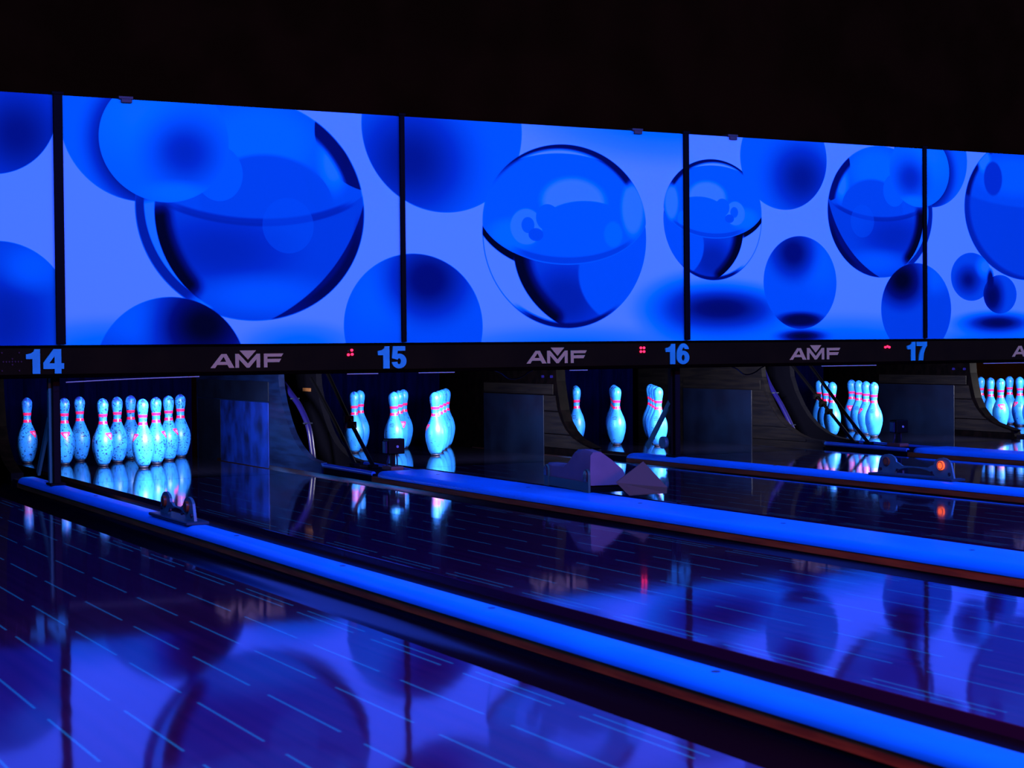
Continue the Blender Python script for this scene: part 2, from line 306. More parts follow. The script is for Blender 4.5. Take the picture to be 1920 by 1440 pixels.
  (0.0,(-0.0, 0.605, 0.38, 0.314),0.015,[((0.182, 0.661, 0.325, 0.33), 0.02), ((0.3, 0.468, 0.162, 0.212), 0.3)],[((-0.082, 0.607, 0.404, 0.318), 0.13), ((0.189, 0.759, 0.34, 0.199), 0.02)],1.0),
  (0.0,(0.19, 0.75, 0.353, 0.219),0.02,[((0.182, 0.661, 0.325, 0.33), 0.02), ((0.47, 0.633, 0.136, 0.117), 0.3)],[((0.189, 0.759, 0.34, 0.199), 0.02)],1.0),
  (0.6,(0.182, 0.706, 0.325, 0.286),0.015,[((0.189, 0.759, 0.34, 0.199), 0.02)],[],1.0),
  (0.1,(0.182, 0.706, 0.325, 0.286),0.015,[((0.158, 0.877, 0.339, 0.211), 0.35)],[((0.194, 0.687, 0.319, 0.288), 0.06)],1.0),
  (0.74,(0.388, 0.673, 0.13, 0.078),0.6,[((0.182, 0.706, 0.325, 0.286), 0.02), ((0.189, 0.759, 0.34, 0.199), 0.02)],[],1.0),
  (0.9,(0.142, 0.785, 0.148, 0.1),0.3,[((0.182, 0.706, 0.325, 0.286), 0.02)],[((0.089, 0.693, 0.179, 0.092), 0.05)],1.0),
  (0.86,(-0.091, 0.75, 0.054, 0.117),0.4,[((0.182, 0.706, 0.325, 0.286), 0.02)],[],1.0),
  (0.84,(0.329, 0.7, 0.065, 0.066),0.12,[((0.182, 0.706, 0.325, 0.286), 0.02)],[],1.0),
  (0.6,(0.243, 0.731, 0.047, 0.048),0.04,[],[],1.0),
  (0.58,(0.322, 0.706, 0.026, 0.029),0.05,[],[],1.0),
  (0.52,(0.29, 0.67, 0.03, 0.023),0.1,[],[],1.0),
  (0.7,(-0.017, 0.662, 0.042, 0.053),0.3,[],[],1.0),
  (0.4,(0.189, 0.763, 0.34, 0.199),0.03,[((0.182, 0.661, 0.325, 0.33), 0.02), ((0.133, 0.608, 0.275, 0.096), 0.3)],[((0.189, 0.763, 0.332, 0.176), 0.05)],0.7),
  (0.62,(1.744, 1.058, 0.284, 0.279),0.02,[],[],1.0),
  (0.15,(1.673, 0.981, 0.31, 0.296),0.45,[((1.744, 1.058, 0.284, 0.279), 0.02)],[],1.0),
  (0.52,(1.364, 0.74, 0.39, 0.38),0.02,[],[],1.0),
  (0.7,(1.332, 0.978, 0.318, 0.219),0.7,[((1.364, 0.74, 0.39, 0.38), 0.02)],[],1.0),
  (0.5,(1.301, 0.753, 0.227, 0.173),0.12,[((1.364, 0.74, 0.39, 0.38), 0.02)],[],1.0),
  (0.8,(1.075, 0.89, 0.071, 0.135),0.7,[((1.364, 0.74, 0.39, 0.38), 0.02)],[((1.301, 0.753, 0.227, 0.173), 0.02)],1.0),
  (0.15,(1.364, 0.74, 0.39, 0.38),0.02,[((0.945, 0.984, 0.193, 0.197), 0.02)],[((1.415, 0.715, 0.403, 0.388), 0.07)],1.0),
  (0.12,(1.035, 0.966, 0.025, 0.135),0.8,[((1.364, 0.74, 0.39, 0.38), 0.02)],[],1.0),
  (0.46,(1.364, 0.74, 0.39, 0.38),0.02,[],[((1.363, 0.91, 0.438, 0.215), 0.02)],1.0),
  (0.34,(1.468, 0.602, 0.36, 0.167),0.9,[((1.364, 0.74, 0.39, 0.38), 0.02)],[((1.363, 0.91, 0.438, 0.215), 0.02)],1.0),
  (0.6,(1.32, 0.444, 0.355, 0.107),0.9,[((1.364, 0.74, 0.39, 0.38), 0.02)],[((1.363, 0.91, 0.438, 0.215), 0.02)],1.0),
  (0.3,(1.363, 0.91, 0.449, 0.226),0.03,[((1.364, 0.74, 0.39, 0.38), 0.02), ((1.322, 0.727, 0.364, 0.128), 0.3)],[((1.362, 0.91, 0.43, 0.201), 0.06)],0.8),
  (0.54,(1.226, 0.682, 0.086, 0.094),0.03,[],[],0.5),
  (0.8,(1.364, 0.74, 0.39, 0.38),0.02,[((1.668, 0.551, 0.226, 0.232), 0.1)],[((1.34, 0.727, 0.346, 0.365), 0.02)],1.0),
  (0.28,(1.364, 0.74, 0.39, 0.38),0.02,[((1.668, 0.607, 0.207, 0.26), 0.3)],[((1.338, 0.752, 0.386, 0.376), 0.015)],1.0),
  (0.0,(1.34, 0.727, 0.346, 0.365),0.015,[((1.649, 0.588, 0.188, 0.213), 0.35)],[((1.286, 0.736, 0.348, 0.364), 0.14)],1.0),
  (0.18,(1.364, 0.74, 0.39, 0.38),0.02,[],[((1.633, 0.969, 0.678, 0.669), 0.008)],1.0),
  (0.02,(1.364, 0.74, 0.39, 0.38),0.02,[((1.083, 0.539, 0.178, 0.234), 0.6)],[((1.387, 0.756, 0.391, 0.375), 0.05)],0.7),
  (0.6,(1.464, 0.868, 0.083, 0.095),0.03,[],[],1.0),
  (0.66,(1.658, 0.992, 0.229, 0.216),0.015,[],[],1.0),
  (0.76,(1.758, 1.083, 0.295, 0.242),0.95,[((1.658, 0.992, 0.229, 0.216), 0.02)],[],1.0),
  (0.36,(1.586, 0.946, 0.206, 0.192),0.97,[((1.658, 0.992, 0.229, 0.216), 0.02)],[],1.0),
  (0.74,(1.613, 0.805, 0.168, 0.055),0.8,[((1.658, 0.992, 0.229, 0.216), 0.02)],[],1.0),
  (0.48,(1.63, 0.175, 0.268, 0.271),0.02,[],[],1.0),
  (0.62,(1.753, 0.367, 0.246, 0.145),0.9,[((1.63, 0.175, 0.268, 0.271), 0.02)],[],1.0),
  (0.0,(1.519, 0.346, 0.253, 0.216),0.9,[((1.63, 0.175, 0.268, 0.271), 0.02)],[],1.0),
  (0.6,(0.666, 1.019, 0.301, 0.288),0.015,[],[],1.0),
  (0.24,(0.788, 0.914, 0.344, 0.31),0.95,[((0.666, 1.019, 0.301, 0.288), 0.02)],[],1.0),
  (0.55,(0.776, 0.323, 0.257, 0.262),0.015,[],[],1.0),
  (0.63,(0.925, 0.425, 0.209, 0.227),0.9,[((0.776, 0.323, 0.257, 0.262), 0.02)],[],1.0),
  (0.18,(0.727, 0.49, 0.23, 0.212),0.9,[((0.776, 0.323, 0.257, 0.262), 0.02)],[],1.0),
  (0.05,(0.774, 0.112, 0.226, 0.06),0.7,[((0.776, 0.323, 0.256, 0.262), 0.02)],[],1.0),
  (0.03,(0.785, 0.021, 0.255, 0.055),0.9,[],[],1.0),
 ],
 [
  (0.66,(0.556, -0.05, 0.693, 0.194),0.8,[],[],1.0),
  (0.1,(0.579, 0.095, 0.452, 0.093),0.95,[],[],1.0),
  (0.62,(0.054, 1.058, 0.284, 0.279),0.02,[],[],1.0),
  (0.15,(-0.017, 0.981, 0.31, 0.296),0.45,[((0.054, 1.058, 0.284, 0.279), 0.02)],[],1.0),
  (0.52,(-0.326, 0.74, 0.39, 0.38),0.02,[],[],1.0),
  (0.7,(-0.358, 0.978, 0.318, 0.219),0.7,[((-0.326, 0.74, 0.39, 0.38), 0.02)],[],1.0),
  (0.5,(-0.389, 0.753, 0.227, 0.173),0.12,[((-0.326, 0.74, 0.39, 0.38), 0.02)],[],1.0),
  (0.8,(-0.615, 0.89, 0.071, 0.135),0.7,[((-0.326, 0.74, 0.39, 0.38), 0.02)],[((-0.389, 0.753, 0.227, 0.173), 0.02)],1.0),
  (0.15,(-0.326, 0.74, 0.39, 0.38),0.02,[((-0.745, 0.984, 0.193, 0.197), 0.02)],[((-0.275, 0.715, 0.403, 0.388), 0.07)],1.0),
  (0.12,(-0.655, 0.966, 0.025, 0.135),0.8,[((-0.326, 0.74, 0.39, 0.38), 0.02)],[],1.0),
  (0.46,(-0.326, 0.74, 0.39, 0.38),0.02,[],[((-0.327, 0.91, 0.438, 0.215), 0.02)],1.0),
  (0.34,(-0.222, 0.602, 0.36, 0.167),0.9,[((-0.326, 0.74, 0.39, 0.38), 0.02)],[((-0.327, 0.91, 0.438, 0.215), 0.02)],1.0),
  (0.6,(-0.37, 0.444, 0.355, 0.107),0.9,[((-0.326, 0.74, 0.39, 0.38), 0.02)],[((-0.327, 0.91, 0.438, 0.215), 0.02)],1.0),
  (0.3,(-0.327, 0.91, 0.449, 0.226),0.03,[((-0.326, 0.74, 0.39, 0.38), 0.02), ((-0.368, 0.727, 0.364, 0.128), 0.3)],[((-0.328, 0.91, 0.43, 0.201), 0.06)],0.8),
  (0.54,(-0.464, 0.682, 0.086, 0.094),0.03,[],[],0.5),
  (0.8,(-0.326, 0.74, 0.39, 0.38),0.02,[((-0.022, 0.551, 0.226, 0.232), 0.1)],[((-0.35, 0.727, 0.346, 0.365), 0.02)],1.0),
  (0.28,(-0.326, 0.74, 0.39, 0.38),0.02,[((-0.022, 0.607, 0.207, 0.26), 0.3)],[((-0.352, 0.752, 0.386, 0.376), 0.015)],1.0),
  (0.0,(-0.35, 0.727, 0.346, 0.365),0.015,[((-0.041, 0.588, 0.188, 0.213), 0.35)],[((-0.404, 0.736, 0.348, 0.364), 0.14)],1.0),
  (0.18,(-0.326, 0.74, 0.39, 0.38),0.02,[],[((-0.057, 0.969, 0.678, 0.669), 0.008)],1.0),
  (0.02,(-0.326, 0.74, 0.39, 0.38),0.02,[((-0.607, 0.539, 0.178, 0.234), 0.6)],[((-0.303, 0.756, 0.391, 0.375), 0.05)],0.7),
  (0.6,(-0.226, 0.868, 0.083, 0.095),0.03,[],[],1.0),
  (0.66,(-0.032, 0.992, 0.229, 0.216),0.015,[],[],1.0),
  (0.76,(0.068, 1.083, 0.295, 0.242),0.95,[((-0.032, 0.992, 0.229, 0.216), 0.02)],[],1.0),
  (0.36,(-0.104, 0.946, 0.206, 0.192),0.97,[((-0.032, 0.992, 0.229, 0.216), 0.02)],[],1.0),
  (0.74,(-0.077, 0.805, 0.168, 0.055),0.8,[((-0.032, 0.992, 0.229, 0.216), 0.02)],[],1.0),
  (0.48,(-0.06, 0.175, 0.268, 0.271),0.02,[],[],1.0),
  (0.62,(0.063, 0.367, 0.246, 0.145),0.9,[((-0.06, 0.175, 0.268, 0.271), 0.02)],[],1.0),
  (0.0,(-0.171, 0.346, 0.253, 0.216),0.9,[((-0.06, 0.175, 0.268, 0.271), 0.02)],[],1.0),
  (0.52,(0.834, 0.791, 0.515, 0.434),0.02,[],[],1.0),
  (0.62,(0.72, 0.989, 0.395, 0.162),0.6,[((0.834, 0.791, 0.515, 0.434), 0.02)],[],1.0),
  (0.15,(0.834, 0.791, 0.515, 0.434),0.02,[],[((0.893, 0.8, 0.536, 0.432), 0.06)],1.0),
  (0.42,(0.834, 0.791, 0.515, 0.434),0.02,[],[((0.868, 0.995, 0.712, 0.196), 0.1), ((0.882, 1.125, 0.89, 0.261), 0.1)],0.6),
  (0.8,(0.475, 1.076, 0.069, 0.096),0.5,[((0.834, 0.791, 0.515, 0.434), 0.02)],[],1.0),
  (0.4,(0.547, 0.967, 0.074, 0.103),0.2,[((0.834, 0.791, 0.515, 0.434), 0.02)],[],1.0),
  (0.5,(0.37, 0.371, 0.162, 0.144),0.02,[],[],1.0),
  (0.2,(0.344, 0.351, 0.144, 0.125),0.95,[((0.37, 0.371, 0.162, 0.144), 0.02)],[],1.0),
  (0.8,(0.485, 0.434, 0.103, 0.097),0.8,[((0.37, 0.371, 0.162, 0.144), 0.02)],[],1.0),
  (0.5,(0.601, 0.267, 0.135, 0.117),0.02,[],[],1.0),
  (0.1,(0.536, 0.257, 0.135, 0.168),0.9,[((0.601, 0.267, 0.135, 0.117), 0.02)],[],1.0),
  (0.15,(0.523, 0.353, 0.035, 0.084),0.6,[],[],1.0),
 ],
]

def art_mat(k):
    m = mat('printed_sphere_sheet', (1,1,1), 0.75, spec=0.04); nt = m.node_tree; N = nt.nodes; b = N['Principled BSDF']; lk = nt.links.new
    tc = N.new('ShaderNodeTexCoord')
    cache = {}
    def dist(e):
        if e in cache: return cache[e]
        cx, cz, rx, rz = e
        v = N.new('ShaderNodeVectorMath'); v.operation = 'MULTIPLY_ADD'; lk(tc.outputs['Object'], v.inputs[0])
        v.inputs[1].default_value = (1/rx, 0, 1/rz); v.inputs[2].default_value = (-cx/rx, 0, -cz/rz)
        l = N.new('ShaderNodeVectorMath'); l.operation = 'LENGTH'; lk(v.outputs[0], l.inputs[0])
        cache[e] = l.outputs['Value']; return cache[e]
    def mask(e, soft, inv=False):
        r = N.new('ShaderNodeMapRange'); r.interpolation_type = 'SMOOTHSTEP'; lk(dist(e), r.inputs[0])
        if soft < 0.3: lo, hi = 1-soft/2, 1+soft/2
        else: lo, hi = 1-soft, 1.0
        if soft >= 0.3 and inv: lo, hi = 1-soft/2, 1+soft/2
        r.inputs[1].default_value = lo; r.inputs[2].default_value = hi
        r.inputs[3].default_value = 0.0 if inv else 1.0; r.inputs[4].default_value = 1.0 if inv else 0.0
        return r.outputs[0]
    v = None
    for val, e, soft, ins, outs, op in ART[k]:
        f = mask(e, soft)
        for q, s in ins:
            n = N.new('ShaderNodeMath'); n.operation = 'MULTIPLY'; lk(f, n.inputs[0]); lk(mask(q, s), n.inputs[1]); f = n.outputs[0]
        for q, s in outs:
            n = N.new('ShaderNodeMath'); n.operation = 'MULTIPLY'; lk(f, n.inputs[0]); lk(mask(q, s, True), n.inputs[1]); f = n.outputs[0]
        if op < 1:
            n = N.new('ShaderNodeMath'); n.operation = 'MULTIPLY'; lk(f, n.inputs[0]); n.inputs[1].default_value = op; f = n.outputs[0]
        x = N.new('ShaderNodeMix'); x.data_type = 'FLOAT'; lk(f, x.inputs[0])
        if v is None: x.inputs[2].default_value = 1.0
        else: lk(v, x.inputs[2])
        x.inputs[3].default_value = val
        v = x.outputs[0]
    rp = N.new('ShaderNodeValToRGB'); lk(v, rp.inputs['Fac'])
    cr = rp.color_ramp
    stops = [(0.0,(0.0,0.002,0.007)), (0.2,(0.0,0.012,0.080)), (0.4,(0.0,0.085,0.25)), (0.6,(0.0,0.30,0.42)), (0.75,(0.0,0.47,0.56)), (0.88,(0.10,0.57,0.76)), (1.0,(0.30,0.72,0.93))]
    cr.elements[0].position = 0.0; cr.elements[0].color = (*stops[0][1],1)
    cr.elements[1].position = 1.0; cr.elements[1].color = (*stops[-1][1],1)
    for p, c in stops[1:-1]:
        el = cr.elements.new(p); el.color = (*c,1)
    lk(rp.outputs[0], b.inputs['Base Color'])
    return m

# ------------------------------------------------------------------ mesh helpers
def link(name, bm, m, parent=None, loc=(0,0,0), smooth=False):
    me = bpy.data.meshes.new(name)
    bmesh.ops.recalc_face_normals(bm, faces=bm.faces[:])
    bm.to_mesh(me); bm.free()
    if smooth:
        me.polygons.foreach_set('use_smooth', [True]*len(me.polygons))
        try: me.set_sharp_from_angle(angle=math.radians(40))
        except Exception: pass
    if m is not None: me.materials.append(MT[m] if isinstance(m, str) else m)
    o = bpy.data.objects.new(name, me); C.objects.link(o); o.location = loc
    if parent is not None: o.parent = parent
    return o
def box(bm, x0, x1, y0, y1, z0, z1, bev=0.0, M=None, seg=2):
    r = bmesh.ops.create_cube(bm, size=1.0); vs = r['verts']
    for v in vs:
        v.co = Vector(((x0+x1)/2 + v.co.x*(x1-x0), (y0+y1)/2 + v.co.y*(y1-y0), (z0+z1)/2 + v.co.z*(z1-z0)))
    if bev > 0:
        es = list({e for v in vs for e in v.link_edges})
        r = bmesh.ops.bevel(bm, geom=es, offset=bev, segments=seg, affect='EDGES', profile=0.5)
        vs = list({v for f in r['faces'] for v in f.verts} | {v for v in vs if v.is_valid})
    if M is not None:
        bmesh.ops.transform(bm, matrix=M, verts=[v for v in vs if v.is_valid])
    return vs
def prism(bm, pts, axis, a, b):
    """closed outline pts (2-D) swept along an axis: 'x' -> pts are (y,z); 'y' -> (x,z); 'z' -> (x,y)"""
    def P(p, t):
        return {'x': (t,p[0],p[1]), 'y': (p[0],t,p[1]), 'z': (p[0],p[1],t)}[axis]
    A = [bm.verts.new(P(p,a)) for p in pts]; B = [bm.verts.new(P(p,b)) for p in pts]
    n = len(pts)
    for i in range(n):
        bm.faces.new((A[i],A[(i+1)%n],B[(i+1)%n],B[i]))
    bm.faces.new(A); bm.faces.new(B[::-1])
def tube(bm, path, r, seg=10, caps=True):
    path = [Vector(p) for p in path]; rings = []
    for i, p in enumerate(path):
        d = (path[min(i+1,len(path)-1)] - path[max(i-1,0)]).normalized()
        a = d.cross(Vector((0,0,1)));
        if a.length < 1e-4: a = d.cross(Vector((1,0,0)))
        a.normalize(); c = d.cross(a)
        rr = r[i] if isinstance(r, (list,tuple)) else r
        rings.append([bm.verts.new(p + a*rr*math.cos(2*PI*k/seg) + c*rr*math.sin(2*PI*k/seg)) for k in range(seg)])
    for R0, R1 in zip(rings, rings[1:]):
        for k in range(seg): bm.faces.new((R0[k],R0[(k+1)%seg],R1[(k+1)%seg],R1[k]))
    if caps: bm.faces.new(rings[0][::-1]); bm.faces.new(rings[-1])
def smooth_path(pts, n=6):
    pts = [Vector(p) for p in pts]; out = []
    P = [pts[0]*2-pts[1]] + pts + [pts[-1]*2-pts[-2]]
    for i in range(1, len(P)-2):
        for k in range(n):
            t = k/n; a,b,c,d = P[i-1],P[i],P[i+1],P[i+2]
            out.append(0.5*((2*b) + (c-a)*t + (2*a-5*b+4*c-d)*t*t + (3*b-a-3*c+d)*t**3))
    out.append(pts[-1]); return out
def lathe(bm, prof, seg=28, cap=True, axis_off=(0,0)):
    rings = []
    for r, z in prof:
        rings.append([bm.verts.new((r*math.cos(2*PI*k/seg), r*math.sin(2*PI*k/seg), z)) for k in range(seg)])
    for A, B in zip(rings, rings[1:]):
        for k in range(seg): bm.faces.new((A[k],A[(k+1)%seg],B[(k+1)%seg],B[k]))
    if cap: bm.faces.new(rings[0][::-1]); bm.faces.new(rings[-1])
def disc(bm, c, axis, r, t, seg=20):
    """short cylinder centred on c along unit axis"""
    a = Vector(axis).normalized()
    tube(bm, [Vector(c)-a*t/2, Vector(c)+a*t/2], r, seg)
def thing(name, label, cat, loc=(0,0,0), rotz=0.0, group=None):
    o = bpy.data.objects.new(name, None); C.objects.link(o); o.empty_display_size = 0.1
    o.location = loc; o.rotation_euler = (0,0,rotz); o['label'] = label; o['category'] = cat
    if group: o['group'] = group
    return o
def struct(name, bm, m):
    o = link(name, bm, m); o['kind'] = 'structure'; return o

# ------------------------------------------------------------------ the room
RX0, RX1, RY0, RY1, RZ = -7.5, 11.5, -21.0, 2.4, 4.2
bm = bmesh.new(); box(bm, RX0, RX1, RY0, RY1, -0.30, -0.14); struct('floor', bm, 'floor')
bm = bmesh.new(); box(bm, RX0, RX1, RY0, RY1, RZ, RZ+0.1); struct('ceiling', bm, 'black')
bm = bmesh.new(); box(bm, RX0-0.1, RX0, RY0, RY1, -0.30, RZ); struct('wall_left', bm, 'black')
bm = bmesh.new(); box(bm, RX1, RX1+0.1, RY0, RY1, -0.30, RZ); struct('wall_right', bm, 'black')
bm = bmesh.new(); box(bm, RX0, RX1, RY0-0.1, RY0, -0.30, RZ); struct('wall_front', bm, 'black')
bm = bmesh.new(); box(bm, RX0, RX1, -1.43, -1.36, 0.62, RZ); struct('wall_back', bm, 'black')       # bulkhead that carries the masking units
bm = bmesh.new(); box(bm, RX0, RX1, RY1, RY1+0.1, -0.30, RZ); struct('wall_rear', bm, 'black')
bm = bmesh.new(); box(bm, RX0, RX1, -1.36, RY1, 1.10, 1.16); struct('pit_light_block', bm, 'pit')             # unseen roof added over the pin pits to stop blue light leaking in

# ------------------------------------------------------------------ lanes
LANE_LABEL = ['glossy dark lane in the left foreground, mirroring the number fourteen',
 'glossy dark lane running to the leftmost pin rack, mirroring the number sixteen',
 'glossy dark lane behind the moulded sensor cover, its pins under the number fifteen',
 'glossy dark lane behind the bracket with the lit orange lens',
 'glossy dark lane behind the far wide cap, its pins near seventeen',
 'glossy dark lane at the right edge, before the rightmost pins']
for i, cx in enumerate(LC):
    t = thing('bowling_lane', LANE_LABEL[i], 'lane', (cx,0,0), group='bowling lanes')
    bm = bmesh.new(); box(bm, -HALF, HALF, Y0, -0.902, -0.06, 0.0, 0.0015, seg=1); link('lane_bed', bm, 'lane', t)
    bm = bmesh.new(); box(bm, -HALF, HALF, -0.898, 1.02, -0.06, 0.0, 0.0015, seg=1); link('pin_deck', bm, 'deck', t)

GL = ['dark gutter at the far left, on the left of the foreground lane', 'dark gutter reflecting blue along the near side of the nearest narrow cap',
 'dark gutter on the far side of the nearest narrow cap', 'dark gutter before the first wide cap',
 'dark gutter behind the first wide cap and moulded sensor cover', 'dark gutter before the cap with the lit orange lens',
 'dark gutter behind the cap with the lit orange lens', 'dark gutter before the farther wide cap',
 'dark gutter behind the farther wide cap', 'dark gutter before the narrow cap at the right edge',
 'dark gutter behind the narrow cap at the right edge', 'dark gutter at the far right, beyond the rightmost pins']
def gutter(cx, s, label):
    bm = bmesh.new(); n = 14; r = GUT/2; xc = s*(HALF+r+0.001); zc = -0.022; out = []; inn = []
    for k in range(n+1):
        a = PI + PI*k/n
        inn.append((xc + (r-0.004)*math.cos(a), zc + 0.082*math.sin(a)))
        out.append((xc + (r-0.001)*math.cos(a), zc + 0.087*math.sin(a)))
    prism(bm, inn + out[::-1], 'y', Y0, 1.02)
    o = link('gutter', bm, 'gutter', loc=(cx,0,0), smooth=True)
    o['label'] = label; o['category'] = 'gutter'; o['group'] = 'lane gutters'
for i, cx in enumerate(LC):
    gutter(cx, -1, GL[2*i])
    gutter(cx, 1, GL[2*i+1])

# ------------------------------------------------------------------ dividers between the lanes (glowing caps on wooden skirts)
def cap_profile(w):
    L = [(-w,0.006),(-w-0.001,0.014),(-w+0.003,0.023),(-w+0.011,0.031),(-w+0.024,0.0353),(-w+0.04,0.036)]
    if w < 0.06: L = [(-w,0.006),(-w-0.001,0.014),(-w+0.003,0.023),(-w+0.010,0.030),(-w+0.022,0.035),(-w+0.034,0.036)]
    return L + [(-x,z) for x,z in L[::-1]]
DIV_LABEL = ['narrow glowing blue divider cap sweeping from the left edge to the lower right',
 'wide glowing blue divider cap with the moulded sensor cover on it',
 'narrow glowing blue divider cap with the lit amber lens bracket',
 'wide glowing blue divider cap right of the second sensor box',
 'narrow glowing blue divider cap at the right edge under the rightmost pins']
CAP_FAR = [-0.74, -1.40, -0.94, -1.50, -0.74]
for i, bx in enumerate(BND):
    wide = i in (1, 3); w = 0.142 if wide else 0.048
    t = thing('lane_divider', DIV_LABEL[i], 'lane divider', (bx,0,0), group='lane dividers')
    bm = bmesh.new(); pr = cap_profile(w); far = CAP_FAR[i]
    rings = []
    stations = [(Y0,1.0,0.0),(far-0.16,1.0,0.0),(far-0.08,0.97,0.0),(far-0.03,0.88,-0.004),(far,0.72,-0.012)]
    for y, s, dz in stations:
        rings.append([bm.verts.new((x*s + (w*(1-s) if wide else 0), y, max(z+dz,0.004))) for x,z in pr])
    for A, B in zip(rings, rings[1:]):
        for k in range(len(pr)): bm.faces.new((A[k],A[(k+1)%len(pr)],B[(k+1)%len(pr)],B[k]))
    bm.faces.new(rings[0][::-1]); bm.faces.new(rings[-1])
    link('cap', bm, 'cap', t, smooth=True)
    bm = bmesh.new(); ww = w-0.004
    box(bm, -ww, ww, Y0, far-0.01, -0.0205, 0.0058, 0.002, seg=1); box(bm, -ww+(0.012 if wide else 0.015), ww-(0.012 if wide else 0.015), Y0, far-0.01, -0.10, -0.0205); o = link('skirt', bm, 'wood', t); o['label'] = 'brown wooden skirt'
    # dark sole behind the cap, and the rounded rails along its edges
    bm = bmesh.new()
    if wide:
        box(bm, -0.125, 0.125, far-0.012, -0.735, -0.10, 0.018, 0.004, seg=1); link('sole_plate', bm, 'pit', t)
        for s in (-1,1):
            bm = bmesh.new(); tube(bm, [(s*0.119,far+0.005,0.017),(s*0.119,-0.735,0.022)], 0.013, 12); link('edge_rail', bm, 'rail', t, smooth=True)
    else:
        box(bm, -0.029, 0.029, far-0.012, -0.572, -0.10, 0.012, 0.004, seg=1); link('sole_plate', bm, 'pit', t)
    # countersunk screw dimples along the cap
    for k in range(9):
        y = far - 0.45 - k*0.9
        if y < -8.6: break
        bm = bmesh.new(); disc(bm, (0.02 if wide else 0.0, y, 0.0362), (0,0,1), 0.009, 0.0016, 12); link('screw', bm, 'bracket_base', t)

# ------------------------------------------------------------------ kickback walls beside the pins
F_WIDE = [(-0.05,1.08),(-0.06,0.60),(-0.085,0.434),(-0.13,0.34),(-0.20,0.245),(-0.27,0.175),(-0.36,0.115),(-0.46,0.073),(-0.56,0.048),(-0.71,0.035),(-0.72,0.0),(-0.72,-0.10)]
F_NARR = [(-0.24,1.08),(-0.25,0.60),(-0.266,0.436),(-0.29,0.34),(-0.314,0.259),(-0.36,0.19),(-0.421,0.134),(-0.50,0.09),(-0.60,0.060),(-0.70,0.038),(-0.71,0.0),(-0.71,-0.10)]
F_NARR = [(y+0.15, z) for y, z in F_NARR]
def plate(bm, x0, x1, front, back=1.44):
    prism(bm, front + [(back,-0.10),(back,1.08)], 'x', x0, x1)
KW_LABEL = ['curved kickback wall at the left edge below the number fourteen',
 'kickback wall with the scuffed panel coloured by blue light right of the leftmost rack',
 'grey planked kickback wall left of the pins under the number sixteen',
 'dark kickback wall with the violet tube left of the post-side pins of number seventeen',
 'grey brown kickback wall left of the rightmost pins']
KW_LABEL[3] = 'dark kickback wall with the violet tube, right of the black post'
